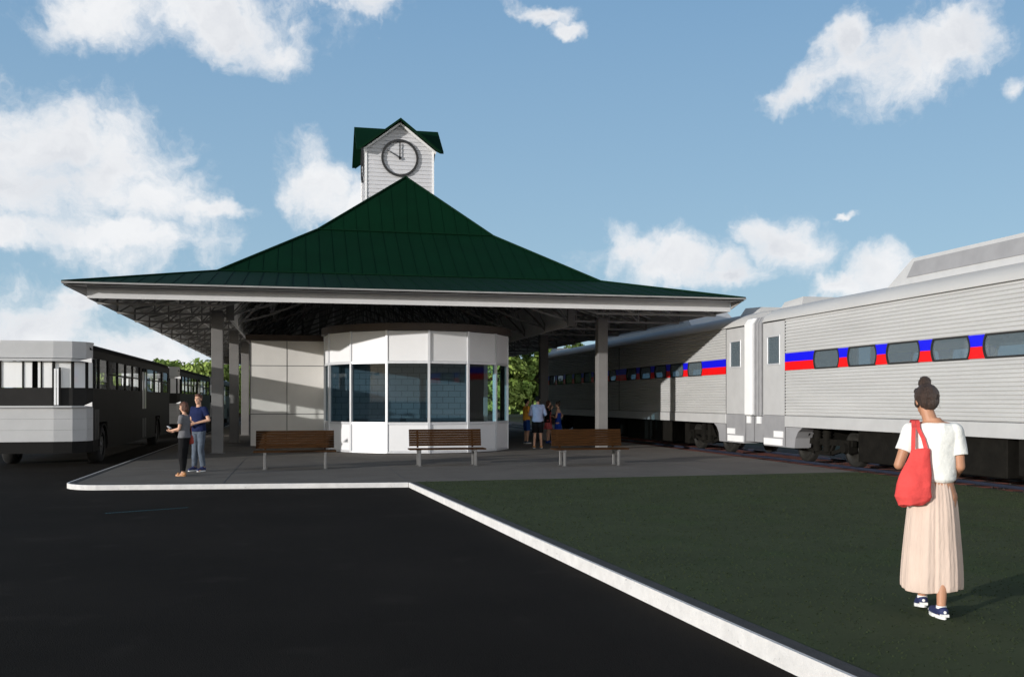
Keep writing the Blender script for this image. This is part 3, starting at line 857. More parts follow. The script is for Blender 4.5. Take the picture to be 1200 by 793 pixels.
    for s in (-1, 1):
        blue, red = MB(), MB()
        prev = ends
        gaps = []
        for a, c in wins: gaps.append((prev, a, prev != ends)); prev = c
        gaps.append((prev, L - ends, True))
        for gi, (a, c, leftw) in enumerate(gaps):
            for mb_, zA, zB in ((blue, zm, zw1), (red, zw0, zm)):
                zs = [zA + (zB - zA) * k / 5 for k in range(6)]
                left = [(a if (gi == 0) else edge(a, z, 1), z) for z in zs]
                right = [(c if gi == len(gaps) - 1 else edge(c, z, -1), z) for z in zs]
                poly = left + right[::-1]
                MB().prism([(s * W + s * .006, y, z) for y, z in poly], (-s * .07, 0, 0)).build('blue_stripe' if mb_ is blue else 'red_stripe', M['blue'] if mb_ is blue else M['red'], o)
        for a, c in wins:
            zs = [zw0 + (zw1 - zw0) * k / 8 for k in range(9)]
            outl = [(edge(a, z, -1), z) for z in zs] + [(edge(c, z, 1), z) for z in zs[::-1]]
            fr_ = MB(); cy = (a + c) / 2
            inn = [(cy + (y - cy) * .955, zm + (z - zm) * .90) for y, z in outl]
            out2 = [(cy + (y - cy) * 1.02, zm + (z - zm) * 1.04) for y, z in outl]
            nn = len(outl)
            for k in range(nn):
                q = [out2[k], out2[(k + 1) % nn], inn[(k + 1) % nn], inn[k]]
                fr_.prism([(s * (W + .014), y, z) for y, z in q], (-s * .07, 0, 0))
            wf = fr_.build('window', M['rubber'], o)
            MB().prism([(s * (W - .012), y, z) for y, z in inn], (-s * .008, 0, 0)).build('pane', M['carglass'], wf)
    # end doors
    for s in (-1, 1):
        for yy in (.0, L - ends):
            d = MB(); ya, yb = yy + .03, yy + ends - .02; xa, xb = sorted((s * (W - .05), s * (W - .008)))
            wy0, wy1, wz0, wz1 = yy + .34, yy + 1.04, 2.76, 3.54
            d.box(xa, xb, ya, wy0, z_s1, z_t - .03); d.box(xa, xb, wy1, yb, z_s1, z_t - .03)
            d.box(xa, xb, wy0, wy1, z_s1, wz0); d.box(xa, xb, wy0, wy1, wz1, z_t - .03)
            do = d.build('door', M['carflat'], o)
            fr_ = MB(); t = .045
            for (p, q) in (((wy0 - t, wz0 - t), (wy1 + t, wz0)), ((wy0 - t, wz1), (wy1 + t, wz1 + t)), ((wy0 - t, wz0), (wy0, wz1)), ((wy1, wz0), (wy1 + t, wz1))):
                fr_.box(*sorted((s * (W - .004), s * (W + .012))), p[0], q[0], p[1], q[1])
            bevel(fr_.build('door_frame', M['alu'], do), .004, 1)
            MB().box(*sorted((s * (W - .03), s * (W - .022))), wy0, wy1, wz0, wz1).build('door_window', M['carglass'], do)
            sm_ = MB()
            for y in (ya - .02, yb + .005): sm_.box(*sorted((s * (W - .04), s * (W - .001))), y, y + .015, z_s1, z_t - .02)
            sm_.box(*sorted((s * (W - .04), s * (W + .004))), ya, yb, z_t - .03, z_t - .012)
            sm_.build('door_seal', M['rubber'], do)
            # step well below the door
            near = yy < 1
            st = MB(); c0 = yy if near else L; dr = 1 if near else -1
            prof = [(c0, 1.24), (c0 + dr * ends, 1.24), (c0 + dr * (ends + .0), .92), (c0 + dr * (ends + .95), .92), (c0 + dr * (ends + .72), .80), (c0 + dr * (ends + .58), .62), (c0 + dr * (ends + .52), .34), (c0 + dr * .08, .34), (c0 - dr * .0, .8)]
            st.prism([(s * (W - .012), y, z) for y, z in prof], (-s * .5, 0, 0)); so = st.build('step_well', M['cardark'], o)
            a0, a1 = sorted((c0 + dr * .12, c0 + dr * 1.22)); MB().box(*sorted((s * (W - .05), s * (W + .02))), a0, a1, .38, .57).build('step', M['whitepl'], so)
            a0, a1 = sorted((c0 + dr * .72, c0 + dr * 1.26)); MB().box(*sorted((s * (W - .05), s * (W + .012))), a0, a1, .61, .79).build('step', M['whitepl'], so)
            seam_ = MB(); y_ = c0 + dr * (ends + .0); seam_.box(*sorted((s * (W - .02), s * (W - .006))), y_ - .01, y_ + .01, .36, .92); seam_.build('well_seam', M['rubber'], so)
    if mid_door:
        for s in (-1, 1):
            for y in (12.1, 13.8):
                MB().box(*sorted((s * (W - .01), s * (W + .008))), y - .02, y + .02, z_s1, z_t - .05).build('door_post', M['seam'], o)
    # interior
    it = MB(); it.box(-W + .08, W - .08, .1, L - .1, 1.28, 1.34); it.box(-W + .08, W - .08, .1, L - .1, 3.5, 3.55)
    for i in range(20):
        y = 2.2 + i * 1.1
        for xa in (-1.38, .38): it.box(xa, xa + 1.0, y, y + .12, 1.34, 2.36)
    it.build('interior', M['carint'], o)
    # diaphragm at the coupled end and far end
    wht = rz == 0
    dz = MB(); xw = W + (.05 if wht else -.04)
    pf = [(-xw, 1.22), (xw, 1.22), (xw, z_t + .02), (xw - .12, z_t + .2), (-xw + .12, z_t + .2), (-xw, z_t + .02)]
    if wht:
        dz.prism([(x, -.5, z) for x, z in pf], (0, .48, 0))
        bevel(dz.build('diaphragm', M['whitepl'], o), .05, 3)
    else:
        for k in range(6):
            y = -.05 - k * .1; sc_ = 1 if k % 2 else .975
            dz.prism([(x * sc_, y, z) for x, z in pf], (0, -.095, 0))
        dz.build('diaphragm', M['bellows'], o)
    fa = MB(); fa.prism([(-W + .05, -.58 if not wht else -.5, z) if False else (x, -.02, z) for x, z in ((-W + .03, 1.2), (W - .03, 1.2), (W - .03, .42), (-W + .03, .42))], (0, -.52, 0))
    fo = fa.build('end_fairing', M['cardark'], o)
    for s in (-1, 1): MB().box(*sorted((s * (W - .05), s * (W + .01))), -.36, -.12, .98, 1.2).build('marker_lamp', M['whitepl'], fo)
    # underframe
    u = MB(); u.box(-1.2, 1.2, .3, L - .3, .95, 1.2); u.box(-.25, .25, -.6, .4, .75, .98)
    u.box(-1.0, 1.0, truck_t + 1.7, L - truck_t - 1.7, .10, .945)
    u.build('underframe', M['under'], o)
    eq = truck_t + 2.3
    for k, (a, c, zl) in enumerate(((eq, eq + 2.3, .14), (eq + 2.34, eq + 5.2, .12), (eq + 5.5, eq + 8.2, .2), (eq + 8.5, L - truck_t - 2.4, .16))):
        e_ = MB(); e_.box(-1.38, 1.38, a, c, zl, .94)
        bevel(e_.build('equipment_box', M['under'], o), .02, 1)
    for tc_ in (truck_t, L - truck_t):
        bg = MB()
        for s in (-1, 1):
            x = s * .98
            bg.bar((x, tc_ - 1.5, .55), (x, tc_ + 1.5, .55), .12, .16)
            bg.bar((x, tc_ - 1.3, .45), (x, tc_ - .4, .24), .1, .1); bg.bar((x, tc_ + 1.3, .45), (x, tc_ + .4, .24), .1, .1); bg.bar((x, tc_ - .45, .24), (x, tc_ + .45, .24), .1, .12)
            bg.bar((x, tc_ - .6, .6), (x, tc_ - .35, .25), .08, .08); bg.bar((x, tc_ + .6, .6), (x, tc_ + .35, .25), .08, .08)
            for q in (-1, 1):
                bg.box(x - .12, x + .12, tc_ + q * 1.25 - .17, tc_ + q * 1.25 + .17, .30, .62)
                bg.cone((x + s * .1, tc_ + q * 1.25, .42), (x + s * .2, tc_ + q * 1.25, .42), .15, .13, 16)
                bg.cone((x + s * .05, tc_ + q * .25, .28), (x + s * .05, tc_ + q * .25, .9), .11, .11, 14)
                for kk in range(6): bg.cone((x + s * .05, tc_ + q * .25, .34 + kk * .09), (x + s * .05, tc_ + q * .25, .38 + kk * .09), .135, .135, 14)
            bg.cone((x + s * .13, tc_ - .9, .42), (x + s * .13, tc_ - .55, .78), .04, .04, 10)
        bg.box(-.9, .9, tc_ - .3, tc_ + .3, .5, .92)
        bo = bg.build('bogie', M['under'], o)
        for q in (-1, 1):
            for s in (-1, 1):
                w = MB(); c = tc_ + q * 1.25; zc = .395
                prof = [(s * .66, .49), (s * .70, .47), (s * .83, .465), (s * .835, .39), (s * .80, .37), (s * .79, .16), (s * .85, .14), (s * .86, .0001)]
                n = 36
                vs = [(x, c + r * math.cos(2 * math.pi * k / n), zc + r * math.sin(2 * math.pi * k / n)) for x, r in prof for k in range(n)]
                fs = [[j_ * n + k, j_ * n + (k + 1) % n, (j_ + 1) * n + (k + 1) % n, (j_ + 1) * n + k] for j_ in range(len(prof) - 1) for k in range(n)]
                w.add(vs, fs, True); w.cone((s * .655, c, zc), (s * .66, c, zc), .49, .49, n)
                w.build('wheel', M['wheelsteel'], bo)
    return o
coach(27.8, 0, 3.27, 3.85, 'farther silver passenger coach with red and blue stripe, half shaded by the canopy')
coach(26.65, math.pi, 2.95, 2.6, 'nearer sunlit silver passenger coach with red and blue stripe behind the woman in white')

# ------------------------------------------------------------------ trees
def tree(x, y, h, w, seed, label, lm):
    o = thing('tree', (x, y, -.2), label, 'tree', 'green trees beyond the station')
    rnd = random.Random(seed); t = MB()
    top = Vector((rnd.uniform(-.3, .3), rnd.uniform(-.3, .3), h * .45))
    t.cone((0, 0, 0), top, h * .035, h * .022, 10)
    clumps = []
    for i in range(38):
        a = rnd.random() * 6.28; e = rnd.uniform(.06, .93); rr = w * (1 - abs(e - .5) * 1.2) * rnd.uniform(.35, 1)
        c = Vector((rr * math.cos(a), rr * math.sin(a), h * e)); clumps.append((c, rnd.uniform(.16, .27) * w))
        if i % 3 == 0: t.cone(top, c, h * .016, h * .004, 6)
    t.build('trunk', M['bark'], o)
    vs = []; fs = []
    for c, r in clumps:
        for k in range(300):
            d = Vector((rnd.gauss(0, 1), rnd.gauss(0, 1), rnd.gauss(0, .85))).normalized() * r * (rnd.uniform(.45, 1.12))
            p = c + d
            if p.z < h * .1: continue
            n = (d.normalized() + Vector((rnd.uniform(-1, 1), rnd.uniform(-1, 1), rnd.uniform(-.5, 1))) * .8).normalized()
            u = n.orthogonal().normalized(); u.rotate(Matrix.Rotation(rnd.random() * 6.28, 3, n)); v = n.cross(u)
            s = rnd.uniform(.16, .36); k0 = len(vs)
            vs += [p - u * s, p - v * s * .55, p + u * s, p + v * s * .55]; fs.append((k0, k0 + 1, k0 + 2, k0 + 3))
    me = bpy.data.meshes.new('crown'); me.from_pydata([tuple(v) for v in vs], [], fs); me.materials.append(lm)
    ob = bpy.data.objects.new('crown', me); COL.objects.link(ob); ob.parent = o
    return o
tl = [(-18.5, 108, 5.3, 3.2, 'A', 'light green tree above the roof of the nearest bus, leftmost of the tree row'),
      (-14.3, 112, 6.2, 3.9, 'B', 'broad green tree rising behind the rear end of the nearest bus'),
      (-10.3, 110, 6.0, 3.6, 'A', 'green tree beyond the second bus, just left of the first canopy column'),
      (-6.6, 113, 6.6, 3.9, 'B', 'green tree glimpsed between the first and second left canopy columns'),
      (21.5, 104, 9.6, 4.8, 'A', 'bright green tree right behind the round ticket office edge'),
      (25.6, 106, 9.4, 4.4, 'B', 'darker green tree behind the far right canopy column and standing group'),
      (29.8, 108, 9.0, 4.4, 'A', 'green tree beyond the far end of the train')]
for i, (x, y, h, w, k, lb) in enumerate(tl): tree(x, y, h, w, 100 + i, lb, M['leaf' + k])
# far wood: one mass along the horizon
def wood():
    rnd = random.Random(77); vs = []; fs = []
    for i in range(15000):
        x = rnd.uniform(-70, 95); y = rnd.uniform(128, 140); z = abs(rnd.gauss(0, .45)) * (3.6 + 1.4 * math.sin(x * .35) + math.sin(x * .9))
        n = Vector((rnd.uniform(-1, 1), -1, rnd.uniform(-.4, 1))).normalized(); u = n.orthogonal().normalized(); v = n.cross(u); s = rnd.uniform(.3, .6)
        p = Vector((x, y, z)); k = len(vs); vs += [p - u * s, p - v * s * .6, p + u * s, p + v * s * .6]; fs.append((k, k + 1, k + 2, k + 3))
    me = bpy.data.meshes.new('distant_wood'); me.from_pydata([tuple(v) for v in vs], [], fs); me.materials.append(M['leafB'])
    o = bpy.data.objects.new('distant_wood', me); COL.objects.link(o)
    tag(o, 'low dark mass of woodland along the horizon behind the trees', 'woodland', kind='stuff')
wood()

# ------------------------------------------------------------------ people
def bake(mb, name, m, parent, voxel=.008, it=3, amp=0, scale=6, fine=0, fscale=20, fac=.5):
    me = mb.mesh('tmp'); ob = bpy.data.objects.new('tmp', me); COL.objects.link(ob)
    r = ob.modifiers.new('r', 'REMESH'); r.mode = 'VOXEL'; r.voxel_size = voxel; r.use_smooth_shade = True
    if it:
        s_ = ob.modifiers.new('s', 'SMOOTH'); s_.factor = fac; s_.iterations = it
    dg = bpy.context.evaluated_depsgraph_get(); dg.update()
    out = bpy.data.meshes.new_from_object(ob.evaluated_get(dg)); out.name = name
    bpy.data.objects.remove(ob); bpy.data.meshes.remove(me)
    if amp or fine:
        ns = [v.normal.copy() for v in out.vertices]
        for v, nn in zip(out.vertices, ns):
            p = v.co
            d_ = amp * noise.noise(Vector((p.x, p.y, p.z * .6)) * scale) + fine * noise.noise(Vector((p.x + 3, p.y, p.z * .35)) * fscale)
            v.co = p + nn * d_
    for p in out.polygons: p.use_smooth = True
    out.materials.clear(); out.materials.append(m)
    o = bpy.data.objects.new(name, out); COL.objects.link(o)
    if parent is not None: o.parent = parent
    return o
def V3(p, s=1): return Vector(p) * s
def hand_geo(mb, wrist, d, pn, s, side, curl=.5, k=1.0):
    """palm, four unequal fingers and a thumb; d = forearm direction, pn = palm normal"""
    d = d.normalized(); pn = (pn - d * pn.dot(d)).normalized(); ac = d.cross(pn) * side      # across, towards the thumb
    s *= k
    rot = Matrix((ac, d, pn)).transposed()
    mb.cap(wrist - d * .02 * s, wrist + d * .03 * s, .024 * s, .024 * s)
    mb.ell(wrist + d * .052 * s, (.040 * s, .050 * s, .016 * s), rot)
    for i, (off, L) in enumerate(((.028, .074), (.0095, .084), (-.0095, .078), (-.028, .062))):
        b0 = wrist + d * (.088 - abs(off) * .18) * s + ac * off * s
        dd = (d + ac * off * 2.2).normalized(); r = .0088 * s
        p = b0 - dd * .02 * s; q = b0 + dd * L * .40 * s
        mb.cap(p, q, r * 1.05, r)
        c1 = curl; d2 = (dd * math.cos(c1) + pn * math.sin(c1)).normalized(); q2 = q + d2 * L * .34 * s; mb.cap(q, q2, r, r * .93)
        c2 = curl * 1.9; d3 = (dd * math.cos(c2) + pn * math.sin(c2)).normalized(); mb.cap(q2, q2 + d3 * L * .26 * s, r * .93, r * .8)
    t0 = wrist + d * .02 * s + ac * .024 * s; td = (d * .75 + ac * .75 + pn * .35).normalized()
    t1 = t0 + td * .042 * s; t2 = t1 + (d * .9 + ac * .25 + pn * .45).normalized() * .034 * s
    mb.cap(t0, t1, .0125 * s, .011 * s); mb.cap(t1, t2, .0105 * s, .0085 * s)
def head_geo(mb, c, s, yaw=0, pitch=0):
    rot = Matrix.Rotation(yaw, 3, 'Z') @ Matrix.Rotation(pitch, 3, 'X')
    P = lambda x, y, z: c + rot @ Vector((x, y, z)) * s
    E = lambda p, r: mb.ell(P(*p), [q * s for q in r], rot)
    E((0, -.008, .028), (.074, .092, .088)); E((0, .024, -.018), (.060, .068, .090)); E((0, .060, -.088), (.030, .028, .024))
    E((0, .040, -.062), (.050, .045, .036)); E((0, .092, -.020), (.012, .020, .014)); mb.cap(P(0, .082, .022), P(0, .100, -.016), .008 * s, .011 * s)
    E((0, .080, .036), (.045, .012, .010)); E((0, .086, -.052), (.022, .010, .011))
    for q in (-1, 1): E((q * .075, -.004, -.008), (.009, .018, .031)); E((q * .032, .066, -.022), (.022, .020, .022))
    return rot, P
def figure(x, y, H, rz, label, pose, skin, hair, hair_mat, yaw=0, pitch=0, female=False, group=None, shoe=None, z=0.004):
    o = thing('person', (x, y, z), label, 'person', group, rz)
    s = H / 1.75
    J = dict(shL=(-.175, 0, 1.405), elL=(-.225, -.02, 1.13), wrL=(-.21, .08, .90), shR=(.175, 0, 1.405), elR=(.225, -.02, 1.13), wrR=(.21, .08, .90),
             hpL=(-.085, 0, .90), knL=(-.095, .02, .49), anL=(-.10, -.01, .085), hpR=(.085, 0, .90), knR=(.095, .02, .49), anR=(.10, -.01, .085), head=(0, .015, 1.63))
    if female:
        J.update(shL=(-.155, 0, 1.39), shR=(.155, 0, 1.39), elL=(-.20, -.02, 1.13), elR=(.20, -.02, 1.13))
    J.update(pose); J = {k: V3(v, s) for k, v in J.items()}
    f = .88 if female else 1.0
    b = MB()
    rot, P = head_geo(b, J['head'], s, yaw, pitch)
    nb_ = Vector((0, -.005, 1.40)) * s
    b.cap(nb_, J['head'] - Vector((0, .01, .06)) * s, .058 * s * f, .050 * s * f)
    torso = [(0, 0, .86, .14, .10), (0, 0, .93, .165 if not female else .172, .115), (0, 0, 1.05, .14 if not female else .125, .098), (0, 0, 1.15, .145 if not female else .13, .102),
             (0, .004, 1.27, .165 * f, .115), (0, 0, 1.36, .175 * f, .105), (0, -.005, 1.42, .14 * f, .075), (0, -.005, 1.46, .062 * f, .055)]
    torso = [tuple(q * s for q in r) for r in torso]
    b.loft(torso, 28)
    for S in 'LR':
        sg = -1 if S == 'L' else 1
        b.cap(J['sh' + S], J['el' + S], .050 * s * f, .040 * s * f); b.cap(J['el' + S], J['wr' + S], .039 * s * f, .025 * s * f)
        b.cap(nb_ + Vector((sg * .05, 0, .0)) * s, J['sh' + S], .045 * s, .052 * s * f)
        dd = J['wr' + S] - J['el' + S]
        inner = pose.get('palm' + S, (-sg, .1, 0))
        hand_geo(b, J['wr' + S], dd, Vector(inner), s, sg if True else -sg, pose.get('curl', .45), .95 if female else 1.03)
        b.cap(J['hp' + S], J['kn' + S], .088 * s, .056 * s); b.cap(J['kn' + S], J['an' + S], .055 * s, .036 * s)
        b.ell(J['kn' + S].lerp(J['an' + S], .28) + Vector((0, -.018, 0)) * s, (.05 * s, .05 * s, .12 * s))
        an = J['an' + S]; b.cap(an, an + Vector((0, -.03, -.035)) * s, .036 * s, .034 * s); b.cap(an + Vector((0, .0, -.045)) * s, an + Vector((sg * .02, .14, -.062)) * s, .034 * s, .024 * s)
    body = bake(b, 'body', skin, o, .0055, 2)
    for q in (-1, 1): MB().ell(P(q * .031, .081, .010), (.012 * s, .007 * s, .008 * s), rot, 12, 8).build('eye', M['eye'], o)
    MB().ell(P(0, .094, -.052), (.020 * s, .006 * s, .006 * s), rot, 12, 8).build('mouth', M['lip'], o)
    h = MB(); Eh = lambda p, r: h.ell(P(*p), [q * s for q in r], rot)
    if hair in ('short', 'bun', 'bob', 'long', 'cap'):
        Eh((0, -.022, .040), (.084, .096, .088)); Eh((0, -.045, .0), (.078, .068, .075)); Eh((0, .035, .088), (.066, .048, .034))
    if hair in ('bun',): Eh((0, -.075, .135), (.04, .04, .038))
    if hair in ('bob', 'long'):
        for q in (-1, 1): Eh((q * .068, -.01, -.03), (.024, .055, .085))
        Eh((0, -.06, -.04), (.075, .045, .10))
    if hair == 'long': Eh((0, -.075, -.15), (.075, .035, .12))
    bake(h, 'hair', hair_mat, o, .008, 2, fine=.010, fscale=30)
    return o, J, s, P, rot, torso
def scale_rings(torso, add, z0, z1, s):
    zs = [r[2] for r in torso]
    def at(z):
        for a, b in zip(torso, torso[1:]):
            if a[2] <= z <= b[2]:
                t = (z - a[2]) / (b[2] - a[2]); return [a[i] + (b[i] - a[i]) * t for i in range(5)]
        return list(torso[0] if z < zs[0] else torso[-1])
    out = []
    n_ = 10
    for k in range(n_ + 1):
        z = z0 + (z1 - z0) * k / n_; r = at(z); out.append((r[0], r[1], z, r[3] + add * s, r[4] + add * s))
    return out
def top_garment(fig, m, name='shirt', hem=.93, neck=1.44, sleeve=.55, add=.022, flare=.0, straps=True):
    o, J, s, P, rot, torso = fig; b = MB()
    rr = scale_rings(torso, add, hem * s, neck * s, s)
    rr[0] = (rr[0][0], rr[0][1], rr[0][2], rr[0][3] + flare * s, rr[0][4] + flare * s)
    b.loft(rr, 32)
    if sleeve:
        for S in 'LR':
            a, e, w_ = J['sh' + S], J['el' + S], J['wr' + S]
            b.ell(a, .067 * s); b.cap(Vector((0, 0, 1.40)) * s, a, .06 * s, .066 * s)
            if sleeve <= 1: b.cone(a, a.lerp(e, sleeve), .066 * s, .060 * s)
            else: b.cone(a, e, .066 * s, .056 * s); b.ell(e, .056 * s); b.cone(e, e.lerp(w_, sleeve - 1), .056 * s, .040 * s)
    return bake(b, name, m, o, .009, 2, amp=.008 * s, scale=9, fine=.004, fscale=22)
def trousers(fig, m, name='trousers', length=1.92, r0=.105, r1=.058, waist=.98, r_end=.055):
    """length: 1 = knee, 2 = ankle"""
    o, J, s, P, rot, torso = fig; b = MB()
    b.loft(scale_rings(torso, .014, .84 * s, waist * s, s), 32)
    for S in 'LR':
        h_, k_, a_ = J['hp' + S], J['kn' + S], J['an' + S]
        b.ell(h_, r0 * s)
        if length <= 1: b.cone(h_, h_.lerp(k_, length), r0 * s, r1 * s)
        else: b.cone(h_, k_, r0 * s, r1 * s * 1.15); b.ell(k_, r1 * s * 1.15); b.cone(k_, k_.lerp(a_, length - 1), r1 * s * 1.15, r_end * s)
    return bake(b, name, m, o, .009, 2, amp=.006 * s, scale=9, fine=.004, fscale=25)
def shoes(fig, m, sole=None, yaw=(0, 0), sandal=False):
    o, J, s = fig[:3]
    for S, yw in zip('LR', yaw):
        a = J['an' + S]; rt = Matrix.Rotation(yw, 3, 'Z'); z0 = a.z - .085 * s
        c = Vector((a.x, a.y, z0)); Q = lambda x, y, z: c + rt @ (Vector((x, y, z)) * s)
        b = MB()
        if sandal:
            b.cap(Q(0, -.04, .05), Q(0, .0, .06), .044 * s, .042 * s); b.cap(Q(-.03, .1, .045), Q(.03, .1, .045), .03 * s, .03 * s)
        else:
            b.cap(Q(0, -.035, .055), Q(0, .03, .06), .044 * s, .046 * s); b.cap(Q(0, .03, .05), Q(0, .15, .034), .047 * s, .036 * s); b.ell(Q(0, .02, .085), (.043 * s, .05 * s, .03 * s))
        sh = bake(b, 'shoe', m, o, .007, 2)
        so_ = MB(); pts = []
        for k in range(24):
            t = 2 * math.pi * k / 24; yy = .055 + .128 * math.sin(t); xx = (.050 if yy > .05 else .043) * math.cos(t)
            pts.append(Q(xx, yy, .0))
        so_.prism(pts, (0, 0, .026 * s)); so_.build('sole', sole or m, sh)

# --- foreground woman, seen from behind (built at full size) ---
def woman():
    o = thing('person', (4.885, 6.70, .004), 'woman with dark bun, white top and long beige skirt, walking away on the lawn', 'person', None, -R(33))
    b = MB(); s = 1.0
    hc = Vector((-.055, .05, 1.672))
    rot, P = head_geo(b, hc, .98, R(24), R(-14))
    b.cap((-.01, -.005, 1.47), hc + Vector((0, -.025, -.05)), .056, .050)
    b.loft([(0, 0, .86, .14, .10), (0, 0, .95, .165, .115), (0, 0, 1.10, .125, .095), (0, 0, 1.22, .13, .1), (0, 0, 1.35, .15, .105), (0, -.005, 1.43, .155, .095), (0, -.005, 1.475, .13, .07), (0, -.0, 1.515, .07, .056), (0, 0, 1.54, .05, .05)], 32)
    A = dict(shL=(-.165, 0, 1.44), elL=(-.255, -.03, 1.165), wrL=(-.16, .20, 1.13), shR=(.16, 0, 1.44), elR=(.188, -.02, 1.16), wrR=(.14, .19, 1.03))
    A = {k: Vector(v) for k, v in A.items()}
    for S, sg in (('L', -1), ('R', 1)):
        b.cap((sg * .04, -.005, 1.475), A['sh' + S], .046, .05)
        b.cap(A['sh' + S], A['el' + S], .047, .038); b.cap(A['el' + S], A['wr' + S], .038, .024)
        hand_geo(b, A['wr' + S], A['wr' + S] - A['el' + S], Vector((-sg, 0, .4)), 1, sg, .7, .93)
    Lg = dict(hpL=(-.085, 0, .92), knL=(-.085, .10, .52), anL=(-.075, .17, .10), hpR=(.085, 0, .92), knR=(.07, -.03, .50), anR=(.045, -.16, .09))
    Lg = {k: Vector(v) for k, v in Lg.items()}
    for S, sg in (('L', -1), ('R', 1)):
        b.cap(Lg['hp' + S], Lg['kn' + S], .088, .054); b.cap(Lg['kn' + S], Lg['an' + S], .053, .033)
        b.ell(Lg['kn' + S].lerp(Lg['an' + S], .3) + Vector((0, -.02, 0)), (.047, .047, .12))
        a = Lg['an' + S]; b.cap(a, a + Vector((0, -.02, -.035)), .034, .032); b.cap(a + Vector((0, 0, -.05)), a + Vector((sg * .0 - .02, .13, -.062)), .032, .022)
    bake(b, 'body', M['skin_tan'], o, .0045, 3)
    for q in (-1, 1): MB().ell(P(q * .031, .081, .010), (.012, .007, .008), rot, 12, 8).build('eye', M['eye'], o)
    MB().ell(P(0, .094, -.052), (.02, .006, .006), rot, 12, 8).build('mouth', M['lip'], o)
    # hair: swept up with loose strands and a bun
    h = MB(); E = lambda p, r: h.ell(P(*p), r, rot, 24, 16)
    E((0, -.020, .034), (.088, .100, .094)); E((0, -.050, -.008), (.080, .062, .082)); E((0, .035, .090), (.068, .05, .035)); E((-.068, .01, -.005), (.014, .035, .045)); E((.066, .015, -.02), (.02, .045, .05))
    rnd = random.Random(4)
    for i in range(64):      # strands drawn up from the nape to the crown
        t = math.pi * (1.0 + (i + .5) / 64) + rnd.uniform(-.03, .03)
        prev = None
        for k in range(8):
            u = k / 7; lat = -1.02 + u * 2.25
            rx_ = .090 * math.cos(lat * .62) ; zz = .034 + .098 * math.sin(lat)
            rr = math.cos(lat) if lat < 0 else math.cos(lat)
            q = P(.091 * math.cos(t) * max(.12, math.cos(lat)), -.022 + .103 * math.sin(t) * max(.12, math.cos(lat)), zz)
            if prev is not None: h.cap(prev, q, .0052, .0052) if i % 1 == 0 else None
            prev = q
    hb = P(.0, -.018, .150)
    h.ell(hb, (.046, .044, .042), None, 20, 14)
    for i in range(26):
        a_ = rnd.random() * 6.28; e_ = rnd.uniform(-.5, 1.3); ax = Vector((math.cos(a_) * math.cos(e_), math.sin(a_) * math.cos(e_), math.sin(e_)))
        t_ = ax.orthogonal().normalized(); prev = None
        for k in range(5):
            an_ = -.6 + k * .3; q = hb + (ax * math.cos(an_) + t_ * math.sin(an_)) * .045
            if prev is not None: h.cap(prev, q, .006, .006)
            prev = q
    bake(h, 'hair', M['hair_dark'], o, .0042, 1, fine=.004, fscale=60)
    w = MB(); rnd = random.Random(8)
    for i in range(26):
        base = P(rnd.uniform(-.07, .07), -.075, rnd.uniform(-.09, -.02)) if i % 2 else hb + Vector((rnd.uniform(-.04, .04), rnd.uniform(-.03, .03), rnd.uniform(0, .04)))
        e = base + Vector((rnd.uniform(-.03, .03), rnd.uniform(-.03, 0), rnd.uniform(-.04, .03)))
        w.cone(base, e, .0012, .0006, 4)
    w.build('loose_strands', M['hair_dark'], o)
    # top
    g = MB()
    g.loft([(0.0, 0, 1.035, .138, .112), (0, 0, 1.06, .160, .128), (0, 0, 1.12, .166, .130), (0, 0, 1.25, .168, .125), (0, 0, 1.36, .178, .125), (0, -.002, 1.43, .182, .112), (0, -.004, 1.475, .155, .090), (0, -.006, 1.497, .118, .078)], 48)
    for S, sg in (('L', -1), ('R', 1)):
        a, e = A['sh' + S], A['el' + S]; g.ell(a + Vector((0, 0, -.005)), .066); g.cone(a, a.lerp(e, .60 if S == 'L' else .68), .066, .067, 24)
        g.cap((sg * .09, -.004, 1.45), a, .05, .064)
    shirt = bake(g, 'top', M['white_cloth'], o, .0055, 2, amp=.010, scale=7, fine=.005, fscale=16)
    # creases of the cloth: long soft folds
    for v in shirt.data.vertices:
        p = v.co; fold = math.sin(26 * p.x + 9 * (p.z - 1.1) + 3 * noise.noise(p * 5)) * .0035 * max(0, 1 - (p.z - 1.03) / .25)
        v.co = p + v.normal * fold
    # skirt
    sk = MB()
    zr_ = [1.075, 1.05, 1.0, .93, .84, .72, .58, .44, .31, .23, .185]
    rx_ = [.122, .128, .152, .170, .182, .194, .206, .218, .226, .228, .226]; ry_ = [.098, .104, .122, .138, .150, .162, .172, .184, .196, .200, .198]
    rings_ = [(-.005 - .012 * k / 10 + .004, .0 + .004 * k, zr_[k], rx_[k], ry_[k]) for k in range(11)]
    rnd = random.Random(21); ph = [rnd.uniform(0, 6.28) for _ in range(4)]
    def pleat(k, t):
        u = k / 10
        a = .018 + .045 * u
        f_ = 1 + a * .55 * math.cos(8 * t + ph[0] + .8 * math.sin(3 * t)) + a * .28 * math.cos(17 * t + ph[1] + u * 1.2) + .02 * u * math.cos(4 * t + ph[2]) + .012 * math.sin(37 * t + ph[3]) * (1 - u * .5)
        sl = math.exp(-((t - 4.78) / .07) ** 2) * .05 * u      # overlapping back seam
        return (f_ - sl, .014 * u * math.cos(2 * t + 1.0))
    sk.loft(rings_, 220, pleat, caps=False)
    so_ = sk.build('skirt', M['beige_cloth'], o)
    sd = so_.modifiers.new('thick', 'SOLIDIFY'); sd.thickness = .004
    sb = so_.modifiers.new('sub', 'SUBSURF'); sb.levels = 1; sb.render_levels = 1
